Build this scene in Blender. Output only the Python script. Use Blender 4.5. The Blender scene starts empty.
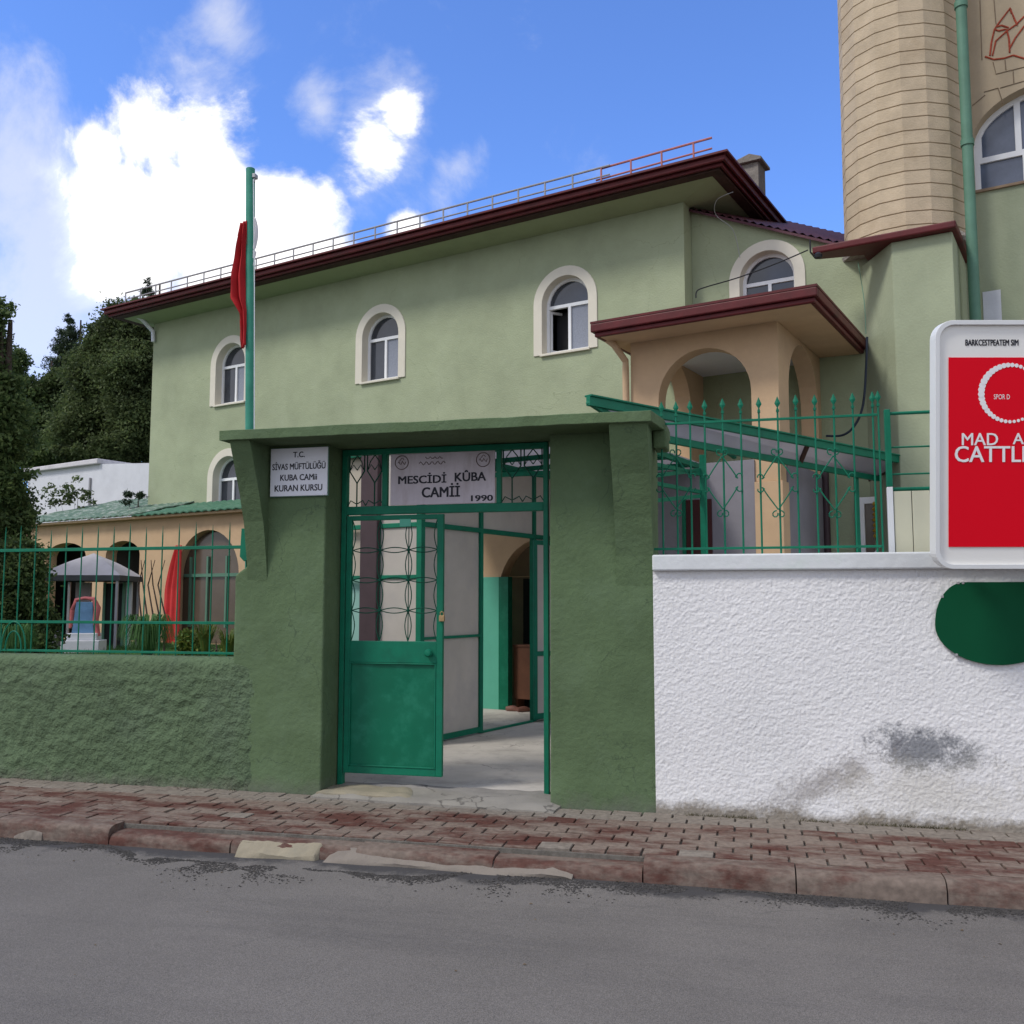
import bpy, math, random
import numpy as np
from mathutils import Vector, Matrix, noise
from mathutils.geometry import tessellate_polygon
random.seed(7); rng = np.random.default_rng(11)
SC = bpy.context.scene
COL = SC.collection
R = math.radians
# ------------------------------------------------------------------ camera model
FPX = 950.0
PITCH = math.atan(88/FPX); YAW = R(14.0)
EYE = Vector((0, 0, 1.55))
CR = Matrix.Rotation(YAW, 3, 'Z') @ Matrix.Rotation(math.pi/2 + PITCH, 3, 'X')
def ray(px, py):
    return CR @ Vector(((px-512)/FPX, -(py-512)/FPX, -1.0))
I4 = Matrix.Identity(4)
# building frame: u along the facade to the right, v into the building
OB = Vector((-0.85, 14.21, 0)); ANG = R(-17.6)
BF = Matrix.Translation(OB) @ Matrix.Rotation(ANG, 4, 'Z')
BI = BF.inverted()
def onY(px, py, Y):
    d = ray(px, py); t = (Y-EYE.y)/d.y; return EYE + d*t
def onZ(px, py, z):
    d = ray(px, py); t = (z-EYE.z)/d.z; return EYE + d*t
def onV(px, py, v):
    e = BI @ EYE; d = BI.to_3x3() @ ray(px, py); t = (v-e.y)/d.y; return e + d*t
def onU(px, py, u):
    e = BI @ EYE; d = BI.to_3x3() @ ray(px, py); t = (u-e.x)/d.x; return e + d*t
def atD(px, py, dep):
    d = ray(px, py); f = Vector((-math.sin(YAW), math.cos(YAW), 0))
    return EYE + d*(dep/d.dot(f))
# ------------------------------------------------------------------ materials
MATS = {}
def nn(nt, t, **kw):
    n = nt.nodes.new(t)
    for k, v in kw.items(): setattr(n, k, v)
    return n
def mat(name, col, rough=.8, var=.12, vscale=3.0, bump=None, metal=0, spec=.3, dirt=None, dscale=1.5, damt=.5,
        alpha=None, trans=0, transl=0, streak=None, crack=None, foot=None, chips=None):
    """procedural principled: base colour modulated by noise, optional dirt colour, list of bumps (scale,strength,dist)"""
    m = bpy.data.materials.new(name); m.use_nodes = True
    nt = m.node_tree; L = nt.links; b = nt.nodes['Principled BSDF']
    tc = nn(nt, 'ShaderNodeTexCoord'); co = tc.outputs['Object']
    c = col if len(col) == 4 else (*col, 1)
    n1 = nn(nt, 'ShaderNodeTexNoise'); n1.inputs['Scale'].default_value = vscale; n1.inputs['Detail'].default_value = 6
    n1.inputs['Roughness'].default_value = .65
    L.new(co, n1.inputs['Vector'])
    mr = nn(nt, 'ShaderNodeMapRange'); mr.inputs[1].default_value = .3; mr.inputs[2].default_value = .7
    mr.inputs[3].default_value = 1-var; mr.inputs[4].default_value = 1+var
    L.new(n1.outputs['Fac'], mr.inputs[0])
    mx = nn(nt, 'ShaderNodeVectorMath', operation='SCALE'); mx.inputs[0].default_value = c[:3]
    L.new(mr.outputs[0], mx.inputs['Scale'])
    out = mx.outputs[0]
    if dirt:
        n2 = nn(nt, 'ShaderNodeTexNoise'); n2.inputs['Scale'].default_value = dscale; n2.inputs['Detail'].default_value = 9
        n2.inputs['Roughness'].default_value = .7
        if streak:
            mp = nn(nt, 'ShaderNodeMapping'); mp.inputs['Scale'].default_value = streak
            L.new(co, mp.inputs[0]); L.new(mp.outputs[0], n2.inputs['Vector'])
        else: L.new(co, n2.inputs['Vector'])
        m2 = nn(nt, 'ShaderNodeMapRange'); m2.inputs[1].default_value = .5; m2.inputs[2].default_value = .72
        m2.inputs[4].default_value = damt; L.new(n2.outputs['Fac'], m2.inputs[0])
        mm = nn(nt, 'ShaderNodeMix', data_type='RGBA'); L.new(m2.outputs[0], mm.inputs[0]); L.new(out, mm.inputs[6])
        mm.inputs[7].default_value = (*dirt, 1); out = mm.outputs[2]
    def over(fac, colr, base):
        mm = nn(nt, 'ShaderNodeMix', data_type='RGBA'); L.new(fac, mm.inputs[0]); L.new(base, mm.inputs[6]); mm.inputs[7].default_value = (*colr, 1); return mm.outputs[2]
    if crack:      # (scale, width, amount, colour): irregular hairline cracks
        nd_ = nn(nt, 'ShaderNodeTexNoise'); nd_.inputs['Scale'].default_value = 3.5; nd_.inputs['Detail'].default_value = 6; L.new(co, nd_.inputs['Vector'])
        va_ = nn(nt, 'ShaderNodeVectorMath', operation='MULTIPLY_ADD'); L.new(nd_.outputs['Color'], va_.inputs[0]); va_.inputs[1].default_value = (.5, .5, .5); L.new(co, va_.inputs[2])
        vo = nn(nt, 'ShaderNodeTexVoronoi', feature='DISTANCE_TO_EDGE'); vo.inputs['Scale'].default_value = crack[0]; L.new(va_.outputs[0], vo.inputs['Vector'])
        m4 = nn(nt, 'ShaderNodeMapRange'); m4.inputs[1].default_value = crack[1]; m4.inputs[2].default_value = 0; m4.inputs[4].default_value = crack[2]; L.new(vo.outputs['Distance'], m4.inputs[0])
        g_ = nn(nt, 'ShaderNodeMapRange'); g_.inputs[1].default_value = .45; g_.inputs[2].default_value = .55; L.new(n1.outputs['Fac'], g_.inputs[0])
        mu = nn(nt, 'ShaderNodeMath', operation='MULTIPLY'); L.new(m4.outputs[0], mu.inputs[0]); L.new(g_.outputs[0], mu.inputs[1])
        out = over(mu.outputs[0], crack[3], out)
    if chips:      # (scale, threshold, colour): small flaked spots
        nc = nn(nt, 'ShaderNodeTexNoise'); nc.inputs['Scale'].default_value = chips[0]; nc.inputs['Detail'].default_value = 7; nc.inputs['Roughness'].default_value = .65; L.new(co, nc.inputs['Vector'])
        m5 = nn(nt, 'ShaderNodeMapRange'); m5.inputs[1].default_value = chips[1]; m5.inputs[2].default_value = chips[1]+.015; m5.inputs[4].default_value = .85; L.new(nc.outputs['Fac'], m5.inputs[0])
        out = over(m5.outputs[0], chips[2], out)
    if foot:       # (height, colour): splash dirt along the foot of the wall
        sp = nn(nt, 'ShaderNodeSeparateXYZ'); L.new(co, sp.inputs[0])
        nf_ = nn(nt, 'ShaderNodeTexNoise'); nf_.inputs['Scale'].default_value = 6; nf_.inputs['Detail'].default_value = 8; nf_.inputs['Roughness'].default_value = .7; L.new(co, nf_.inputs['Vector'])
        zz_ = nn(nt, 'ShaderNodeMath', operation='MULTIPLY_ADD'); L.new(nf_.outputs['Fac'], zz_.inputs[0]); zz_.inputs[1].default_value = -foot[0]*2; L.new(sp.outputs[2], zz_.inputs[2])
        m6 = nn(nt, 'ShaderNodeMapRange'); m6.inputs[1].default_value = -foot[0]*.25; m6.inputs[2].default_value = -foot[0]*1.1; m6.inputs[4].default_value = .75; L.new(zz_.outputs[0], m6.inputs[0])
        out = over(m6.outputs[0], foot[1], out)
    L.new(out, b.inputs['Base Color'])
    b.inputs['Roughness'].default_value = rough; b.inputs['Metallic'].default_value = metal
    b.inputs['Specular IOR Level'].default_value = spec
    if trans: b.inputs['Transmission Weight'].default_value = trans
    if alpha is not None: b.inputs['Alpha'].default_value = alpha
    prev = None
    for (s, st, d) in (bump or []):
        nb = nn(nt, 'ShaderNodeTexNoise'); nb.inputs['Scale'].default_value = s; nb.inputs['Detail'].default_value = 5
        L.new(co, nb.inputs['Vector'])
        bp = nn(nt, 'ShaderNodeBump'); bp.inputs['Strength'].default_value = st; bp.inputs['Distance'].default_value = d
        L.new(nb.outputs['Fac'], bp.inputs['Height'])
        if prev: L.new(prev, bp.inputs['Normal'])
        prev = bp.outputs[0]
    if prev: L.new(prev, b.inputs['Normal'])
    if transl:
        tr = nn(nt, 'ShaderNodeBsdfTranslucent'); L.new(out, tr.inputs[0])
        ms = nn(nt, 'ShaderNodeMixShader'); ms.inputs[0].default_value = transl
        L.new(b.outputs[0], ms.inputs[1]); L.new(tr.outputs[0], ms.inputs[2])
        L.new(ms.outputs[0], nt.nodes['Material Output'].inputs[0])
    MATS[name] = m
    return m
M = {}
M['facade'] = mat('facade_green', (.325, .365, .235), .92, .13, .9, [(3, .25, .05), (38, .5, .012)], dirt=(.36, .40, .27), dscale=1.6, damt=.5, streak=(1.3, 1.3, .45), crack=(.45, .003, .45, (.16, .19, .11)), chips=(3.0, .75, (.40, .43, .34)))
M['facade2'] = mat('facade_green_pale', (.315, .35, .235), .92, .12, .9, [(30, .4, .01)], dirt=(.38, .41, .29), dscale=1.3, damt=.5, streak=(1.3, 1.3, .4))
M['soffit'] = mat('soffit_green', (.33, .38, .23), .9, .12, 2, [(20, .3, .01)], dirt=(.2, .24, .12), dscale=2, damt=.4)
M['gate_green'] = mat('gate_plaster', (.090, .138, .066), .85, .16, 1.6, [(4, .2, .04), (26, .4, .015), (90, .4, .006)], dirt=(.125, .185, .105), dscale=1.8, damt=.6, crack=(1.1, .006, .7, (.045, .07, .04)), chips=(7, .735, (.20, .24, .19)), foot=(.16, (.12, .135, .10)))
M['peach'] = mat('peach_plaster', (.52, .36, .22), .9, .08, 2, [(30, .3, .008)], dirt=(.42, .29, .19), dscale=1.4, damt=.5)
M['trim'] = mat('cream_trim', (.66, .62, .52), .85, .06, 4, [(30, .2, .006)], dirt=(.5, .46, .37), dscale=2, damt=.4)
M['pvc'] = mat('white_pvc', (.78, .79, .8), .35, .03, 4)
M['redroof'] = mat('dark_red_sheet', (.095, .013, .015), .5, .2, 5, [(10, .2, .01)], dirt=(.05, .02, .018), dscale=3, damt=.7, spec=.25)
M['redtile'] = mat('plum_roof_tile', (.085, .028, .04), .6, .2, 6, [(20, .4, .02)])
M['under'] = mat('eave_timber', (.055, .028, .022), .8, .3, 6, [(20, .3, .01)])
M['teal'] = mat('green_gloss_paint', (.004, .145, .08), .5, .14, 6, [(14, .12, .01)], dirt=(.008, .09, .055), dscale=4, damt=.6, spec=.22)
M['teal_dk'] = mat('green_gloss_panel', (.003, .125, .066), .42, .12, 2.5, [(7, .25, .01)], dirt=(.02, .19, .115), dscale=5, damt=.7, spec=.25)
M['teal_pale'] = mat('green_pole_paint', (.03, .22, .15), .5, .15, 5, [(12, .2, .01)], dirt=(.07, .26, .18), dscale=5, damt=.4)
M['wire'] = mat('dark_green_wire', (.003, .065, .038), .5, .14, 6, spec=.2)
M['turq'] = mat('turquoise_paint', (.10, .40, .28), .6, .08, 2, [(20, .2, .01)])
M['mint'] = mat('mint_downpipe', (.095, .20, .14), .6, .12, 4, [(12, .2, .01)], dirt=(.09, .2, .15), dscale=3, damt=.5)
M['grey_panel'] = mat('frosted_panel', (.64, .59, .53), .45, .1, 1.2, [(3, .1, .02)], dirt=(.50, .47, .46), dscale=1.5, damt=.6, transl=.35)
M['roof_panel'] = mat('polycarbonate_roof', (.50, .49, .52), .35, .1, 1.5, dirt=(.4, .4, .42), dscale=3, damt=.6, transl=.7)
M['lilac_wall'] = mat('grey_lilac_wall', (.215, .205, .225), .8, .12, 1.5, [(20, .3, .01)], dirt=(.22, .2, .23), dscale=1.2, damt=.6)
M['brown_post'] = mat('brown_pipe', (.055, .034, .038), .5, .15, 4)
M['stone'] = mat('minaret_stone', (.49, .395, .275), .9, .14, 3, [(45, .5, .01)], dirt=(.36, .27, .17), dscale=1.2, damt=.6)
M['mortar'] = mat('minaret_joint', (.25, .18, .12), .95, .2, 8)
M['stone2'] = mat('tower_stone', (.42, .34, .235), .9, .08, 2, [(30, .4, .008)], dirt=(.34, .28, .2), dscale=1.2, damt=.5)
M['crumble'] = mat('grey_mortar', (.32, .29, .26), .95, .35, 14, [(25, .8, .03)])
M['chim'] = mat('chimney_render', (.21, .19, .17), .95, .25, 6, [(25, .6, .02)])
M['dark'] = mat('dark_opening', (.012, .012, .013), .6, .2, 3)
M['brownglass'] = mat('brown_glass', (.10, .075, .055), .18, .2, 1.5, spec=.5)
M['glass'] = mat('window_glass', (.03, .036, .05), .06, .25, 2.5, spec=.8)
M['glass_lt'] = mat('frosted_window_glass', (.22, .24, .29), .25, .2, 60, [(90, .5, .004)], spec=.5)
M['metal'] = mat('grey_metal', (.33, .33, .34), .5, .1, 8, metal=.3)
M['rust'] = mat('red_lead_metal', (.42, .16, .15), .6, .15, 8)
M['brass'] = mat('brass', (.42, .28, .14), .4, .2, 30, metal=.8)
M['black'] = mat('black_rubber', (.012, .013, .016), .5, .1, 8)
M['bluewire'] = mat('dark_blue_cable', (.012, .02, .035), .5, .1, 8)
M['signwhite'] = mat('sign_enamel', (.70, .71, .76), .4, .03, 8)
M['marble'] = mat('sign_marble', (.52, .47, .51), .4, .12, 4, dirt=(.36, .30, .31), dscale=2.5, damt=.75, streak=(3, 1, .6))
M['ink'] = mat('black_lettering', (.012, .012, .02), .5, .1, 8)
M['boxwhite'] = mat('lightbox_frame', (.70, .71, .70), .35, .03, 3, spec=.5)
M['boxface'] = mat('lightbox_face', (.78, .765, .72), .25, .02, 2, spec=.5)
M['red'] = mat('poster_red', (.72, .003, .016), .5, .02, 1.5, spec=.08)
M['white'] = mat('white_lettering', (.82, .80, .80), .4, .03, 8)
M['ovalgreen'] = mat('green_plate_enamel', (.002, .066, .027), .55, .06, 3, spec=.1)
M['flag'] = mat('red_flag_cloth', (.36, .012, .015), .8, .15, 9, [(60, .3, .004)])
M['flagwhite'] = mat('white_flag_cloth', (.62, .60, .62), .8, .05, 9)
M['curtain'] = mat('red_curtain_cloth', (.60, .05, .05), .8, .12, 6, [(8, .3, .01)])
M['whitewall'] = mat('outbuilding_white', (.60, .61, .65), .9, .06, 2, [(25, .3, .01)], dirt=(.45, .46, .5), dscale=1.4, damt=.5)
M['snowroof'] = mat('outbuilding_roof', (.55, .53, .55), .7, .15, 4)
M['greentile'] = mat('green_roof_tile', (.06, .16, .10), .6, .2, 8, [(20, .5, .02)], dirt=(.16, .22, .17), dscale=4, damt=.5)
M['mosstile'] = mat('mossy_roof_tile', (.11, .18, .13), .8, .3, 12, [(25, .6, .02)], dirt=(.50, .50, .47), dscale=6, damt=1.0)
M['cream'] = mat('cream_board', (.62, .60, .45), .6, .05, 2)
M['yellow'] = mat('golden_ornament', (.50, .30, .04), .35, .2, 20, metal=.5)
M['canopycloth'] = mat('grey_canopy', (.50, .48, .50), .8, .1, 4, [(10, .2, .01)])
M['blue'] = mat('blue_board', (.12, .24, .40), .6, .25, 7)
M['pink'] = mat('pinkish_red_paint', (.48, .13, .13), .6, .2, 8)
M['lilacpaint'] = mat('mauve_paint', (.32, .26, .27), .8, .1, 4)
M['concrete'] = mat('concrete', (.235, .22, .195), .92, .16, 1.6, [(8, .35, .02), (70, .5, .005)], dirt=(.15, .14, .13), dscale=1.7, damt=.6, crack=(1.5, .02, .8, (.06, .055, .05)))
M['concrete_b'] = mat('brownish_concrete', (.20, .175, .15), .95, .2, 3, [(10, .5, .02), (70, .5, .006)], dirt=(.12, .10, .09), dscale=3, damt=.8)
M['concrete_y'] = mat('yellowish_concrete', (.255, .225, .165), .92, .14, 5, [(14, .4, .015), (90, .5, .004)], dirt=(.2, .19, .15), dscale=4, damt=.7)
M['court'] = mat('courtyard_concrete', (.43, .40, .355), .9, .16, 1.5, [(12, .3, .01), (60, .4, .004)], dirt=(.22, .205, .185), dscale=2.2, damt=.8, crack=(.8, .008, .7, (.1, .09, .08)))
M['wood'] = mat('brown_wood', (.13, .055, .03), .5, .2, 4)
M['darkred'] = mat('dark_red_door', (.05, .010, .010), .5, .2, 3)
M['shoe'] = mat('worn_leather', (.16, .07, .05), .6, .3, 20)
M['soil'] = mat('soil', (.07, .06, .04), .95, .3, 6, [(15, .6, .03)])
M['lawn'] = mat('lawn_green', (.035, .085, .02), .9, .35, 5, [(20, .8, .05)], dirt=(.08, .11, .03), dscale=3, damt=.6)
def leafmat(name, c1, c2, tl=.3):
    m = bpy.data.materials.new(name); m.use_nodes = True; nt = m.node_tree; L = nt.links
    b = nt.nodes['Principled BSDF']; b.inputs['Roughness'].default_value = .6; b.inputs['Specular IOR Level'].default_value = .25
    g = nn(nt, 'ShaderNodeNewGeometry'); mx = nn(nt, 'ShaderNodeMix', data_type='RGBA')
    L.new(g.outputs['Random Per Island'], mx.inputs[0]); mx.inputs[6].default_value = (*c1, 1); mx.inputs[7].default_value = (*c2, 1)
    tc = nn(nt, 'ShaderNodeTexCoord'); n = nn(nt, 'ShaderNodeTexNoise'); n.inputs['Scale'].default_value = .9; L.new(tc.outputs['Object'], n.inputs['Vector'])
    mr = nn(nt, 'ShaderNodeMapRange'); mr.inputs[1].default_value = .35; mr.inputs[2].default_value = .65; mr.inputs[3].default_value = .65; mr.inputs[4].default_value = 1.35
    L.new(n.outputs['Fac'], mr.inputs[0]); sc = nn(nt, 'ShaderNodeVectorMath', operation='SCALE')
    L.new(mx.outputs[2], sc.inputs[0]); L.new(mr.outputs[0], sc.inputs['Scale'])
    L.new(sc.outputs[0], b.inputs['Base Color'])
    tr = nn(nt, 'ShaderNodeBsdfTranslucent'); L.new(sc.outputs[0], tr.inputs[0]); ms = nn(nt, 'ShaderNodeMixShader'); ms.inputs[0].default_value = tl
    L.new(b.outputs[0], ms.inputs[1]); L.new(tr.outputs[0], ms.inputs[2]); L.new(ms.outputs[0], nt.nodes['Material Output'].inputs[0])
    return m
M['leaf_a'] = leafmat('leaf_dark', (.04, .075, .025), (.13, .175, .06), .5)
M['leaf_b'] = leafmat('leaf_olive', (.05, .08, .03), (.125, .16, .06), .45)
M['leaf_c'] = leafmat('needle_dark', (.022, .042, .022), (.05, .075, .038))
M['leaf_d'] = leafmat('leaf_bright', (.04, .12, .03), (.09, .19, .05))
M['leaf_e'] = leafmat('leaf_yellow', (.16, .17, .03), (.07, .15, .03))
M['bark'] = mat('bark', (.06, .045, .035), .95, .3, 8, [(25, .8, .03)])
# special materials -------------------------------------------------
def stucco():
    m = mat('white_stucco', (.70, .695, .695), .95, .04, 1.5, None, dirt=(.62, .62, .62), dscale=1.1, damt=.6)
    nt = m.node_tree; L = nt.links; b = nt.nodes['Principled BSDF']; tc = [n for n in nt.nodes if n.type == 'TEX_COORD'][0]
    co = tc.outputs['Object']; base = b.inputs['Base Color'].links[0].from_socket
    sep = nn(nt, 'ShaderNodeSeparateXYZ'); L.new(co, sep.inputs[0])
    n = nn(nt, 'ShaderNodeTexNoise'); n.inputs['Scale'].default_value = 4; n.inputs['Detail'].default_value = 10; n.inputs['Roughness'].default_value = .75; L.new(co, n.inputs['Vector'])
    nf = nn(nt, 'ShaderNodeTexNoise'); nf.inputs['Scale'].default_value = 60; nf.inputs['Detail'].default_value = 3; L.new(co, nf.inputs['Vector'])
    def blob(cx, cz, rx, rz, rot, lo, hi, amp):
        mp = nn(nt, 'ShaderNodeMapping', vector_type='TEXTURE'); mp.inputs['Location'].default_value = (cx, 0, cz); mp.inputs['Rotation'].default_value = (0, rot, 0)
        mp.inputs['Scale'].default_value = (rx, 1e3, rz); L.new(co, mp.inputs[0])
        ln = nn(nt, 'ShaderNodeVectorMath', operation='LENGTH'); L.new(mp.outputs[0], ln.inputs[0])
        a = nn(nt, 'ShaderNodeMath', operation='MULTIPLY_ADD'); L.new(n.outputs['Fac'], a.inputs[0]); a.inputs[1].default_value = -4.2; a.inputs[2].default_value = 2.1
        s = nn(nt, 'ShaderNodeMath', operation='ADD'); L.new(ln.outputs['Value'], s.inputs[0]); L.new(a.outputs[0], s.inputs[1])
        f = nn(nt, 'ShaderNodeMath', operation='MULTIPLY_ADD'); L.new(nf.outputs['Fac'], f.inputs[0]); f.inputs[1].default_value = -1.2; f.inputs[2].default_value = .6
        s2 = nn(nt, 'ShaderNodeMath', operation='ADD'); L.new(s.outputs[0], s2.inputs[0]); L.new(f.outputs[0], s2.inputs[1])
        mr = nn(nt, 'ShaderNodeMapRange', interpolation_type='SMOOTHSTEP'); mr.inputs[1].default_value = hi; mr.inputs[2].default_value = lo; mr.inputs[3].default_value = 0; mr.inputs[4].default_value = amp
        L.new(s2.outputs[0], mr.inputs[0]); return mr.outputs[0]
    def over(base, fac, c):
        mm = nn(nt, 'ShaderNodeMix', data_type='RGBA'); L.new(fac, mm.inputs[0]); L.new(base, mm.inputs[6]); mm.inputs[7].default_value = (*c, 1); return mm.outputs[2]
    W = lambda px, py: onY(px, py, 7.16)
    W = lambda px, py: onY(px, py, 7.16)-Vector((2.5, 7.28, 0))
    a = W(918, 748); base = over(base, blob(a.x, a.z, .36, .13, R(8), .3, 1.3, .8), (.10, .11, .13))
    a = W(885, 745); base = over(base, blob(a.x, a.z, .16, .06, 0, .2, 1.2, .4), (.16, .16, .18))
    a = W(825, 780); base = over(base, blob(a.x, a.z, .45, .13, R(-28), .1, 1.35, .7), (.27, .25, .24))
    a = W(945, 795); base = over(base, blob(a.x, a.z, .7, .2, 0, 0, 1.5, .35), (.42, .39, .30))
    # damp dirt line at the foot
    zz = nn(nt, 'ShaderNodeMath', operation='MULTIPLY_ADD'); L.new(n.outputs['Fac'], zz.inputs[0]); zz.inputs[1].default_value = -.30; L.new(sep.outputs[2], zz.inputs[2])
    mr = nn(nt, 'ShaderNodeMapRange'); mr.inputs[1].default_value = -.055; mr.inputs[2].default_value = -.125; mr.inputs[3].default_value = 0; mr.inputs[4].default_value = .85; L.new(zz.outputs[0], mr.inputs[0])
    base = over(base, mr.outputs[0], (.17, .14, .10))
    L.new(base, b.inputs['Base Color'])
    # knobbly render
    v1 = nn(nt, 'ShaderNodeTexNoise'); v1.inputs['Scale'].default_value = 120; v1.inputs['Detail'].default_value = 4; v1.inputs['Roughness'].default_value = .6; L.new(co, v1.inputs['Vector'])
    v2 = nn(nt, 'ShaderNodeTexVoronoi'); v2.inputs['Scale'].default_value = 36; L.new(co, v2.inputs['Vector'])
    b1 = nn(nt, 'ShaderNodeBump'); b1.inputs['Strength'].default_value = .5; b1.inputs['Distance'].default_value = .004; L.new(v1.outputs['Fac'], b1.inputs['Height'])
    b2 = nn(nt, 'ShaderNodeBump'); b2.inputs['Strength'].default_value = .35; b2.inputs['Distance'].default_value = .006; L.new(v2.outputs['Distance'], b2.inputs['Height']); L.new(b1.outputs[0], b2.inputs['Normal'])
    L.new(b2.outputs[0], b.inputs['Normal'])
    return m
M['stucco'] = stucco()
M['cap'] = mat('wall_cap_white', (.62, .64, .65), .85, .08, 3, [(20, .4, .01)], dirt=(.40, .50, .42), dscale=3, damt=.5)
M['leftwall'] = mat('rough_green_render', (.092, .137, .073), .92, .16, 2, [(16, .8, .05), (60, .7, .014)], dirt=(.11, .15, .10), dscale=2.2, damt=.5, foot=(.14, (.12, .125, .095)))
def asphalt():
    m = mat('asphalt', (.136, .126, .118), .9, .12, .7, [(160, .5, .004), (12, .15, .01)], dirt=(.095, .089, .086), dscale=.9, damt=.8, streak=(.3, 1.6, 1), crack=(.30, .003, .3, (.05, .05, .05)))
    nt = m.node_tree; L = nt.links; b = nt.nodes['Principled BSDF']; tc = [n for n in nt.nodes if n.type == 'TEX_COORD'][0]
    base = b.inputs['Base Color'].links[0].from_socket
    n = nn(nt, 'ShaderNodeTexNoise'); n.inputs['Scale'].default_value = 220; n.inputs['Detail'].default_value = 2; L.new(tc.outputs['Object'], n.inputs['Vector'])
    mr = nn(nt, 'ShaderNodeMapRange'); mr.inputs[1].default_value = .3; mr.inputs[2].default_value = .7; mr.inputs[3].default_value = .6; mr.inputs[4].default_value = 1.4; L.new(n.outputs['Fac'], mr.inputs[0])
    s = nn(nt, 'ShaderNodeVectorMath', operation='SCALE'); L.new(base, s.inputs[0]); L.new(mr.outputs[0], s.inputs['Scale'])
    out = s.outputs[0]
    # dark tarry edge along the kerb
    sep = nn(nt, 'ShaderNodeSeparateXYZ'); L.new(tc.outputs['Object'], sep.inputs[0])
    n3 = nn(nt, 'ShaderNodeTexNoise'); n3.inputs['Scale'].default_value = 2.3; n3.inputs['Detail'].default_value = 9; n3.inputs['Roughness'].default_value = .75; L.new(tc.outputs['Object'], n3.inputs['Vector'])
    a = nn(nt, 'ShaderNodeMath', operation='MULTIPLY_ADD'); L.new(n3.outputs['Fac'], a.inputs[0]); a.inputs[1].default_value = .75; L.new(sep.outputs[1], a.inputs[2])
    m3 = nn(nt, 'ShaderNodeMapRange'); m3.inputs[1].default_value = 6.02; m3.inputs[2].default_value = 6.14; m3.inputs[4].default_value = .8; L.new(a.outputs[0], m3.inputs[0])
    mm = nn(nt, 'ShaderNodeMix', data_type='RGBA'); L.new(m3.outputs[0], mm.inputs[0]); L.new(out, mm.inputs[6]); mm.inputs[7].default_value = (.03, .03, .034, 1)
    L.new(mm.outputs[2], b.inputs['Base Color']); return m
M['asphalt'] = asphalt()
def worn(name, c, wornc, lo, hi, sc=2.2, attr=False):
    m = bpy.data.materials.new(name); m.use_nodes = True; nt = m.node_tree; L = nt.links; b = nt.nodes['Principled BSDF']
    b.inputs['Roughness'].default_value = .92; b.inputs['Specular IOR Level'].default_value = .2
    tc = nn(nt, 'ShaderNodeTexCoord'); co = tc.outputs['Object']; g = nn(nt, 'ShaderNodeNewGeometry')
    mp = nn(nt, 'ShaderNodeMapping'); mp.inputs['Scale'].default_value = (.6, 1.5, 1.5); L.new(co, mp.inputs[0])
    n = nn(nt, 'ShaderNodeTexNoise'); n.inputs['Scale'].default_value = sc; n.inputs['Detail'].default_value = 8; n.inputs['Roughness'].default_value = .7; L.new(mp.outputs[0], n.inputs['Vector'])
    a = nn(nt, 'ShaderNodeMath', operation='MULTIPLY_ADD'); L.new(g.outputs['Random Per Island'], a.inputs[0]); a.inputs[1].default_value = .07; L.new(n.outputs['Fac'], a.inputs[2])
    mr = nn(nt, 'ShaderNodeMapRange'); mr.inputs[1].default_value = lo; mr.inputs[2].default_value = hi; L.new(a.outputs[0], mr.inputs[0])
    mm = nn(nt, 'ShaderNodeMix', data_type='RGBA'); L.new(mr.outputs[0], mm.inputs[0]); mm.inputs[6].default_value = (*c, 1); mm.inputs[7].default_value = (*wornc, 1)
    n2 = nn(nt, 'ShaderNodeTexNoise'); n2.inputs['Scale'].default_value = 25; n2.inputs['Detail'].default_value = 5; L.new(co, n2.inputs['Vector'])
    m2 = nn(nt, 'ShaderNodeMapRange'); m2.inputs[1].default_value = .3; m2.inputs[2].default_value = .7; m2.inputs[3].default_value = .78; m2.inputs[4].default_value = 1.2; L.new(n2.outputs['Fac'], m2.inputs[0])
    s = nn(nt, 'ShaderNodeVectorMath', operation='SCALE'); L.new(mm.outputs[2], s.inputs[0]); L.new(m2.outputs[0], s.inputs['Scale']); L.new(s.outputs[0], b.inputs['Base Color'])
    bp = nn(nt, 'ShaderNodeBump'); bp.inputs['Strength'].default_value = .5; bp.inputs['Distance'].default_value = .01; L.new(n2.outputs['Fac'], bp.inputs['Height']); L.new(bp.outputs[0], b.inputs['Normal'])
    return m
M['paver_red'] = worn('red_paver', (.085, .036, .028), (.180, .142, .118), .46, .60)
M['paver_grey'] = worn('grey_paver', (.20, .175, .15), (.145, .12, .10), .5, .75)
M['kerbm'] = worn('kerb_worn_red', (.085, .040, .032), (.155, .122, .102), .43, .60, 3.2)
M['joint'] = mat('joint_sand', (.13, .12, .105), .95, .3, 20, [(60, .5, .01)])
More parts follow.
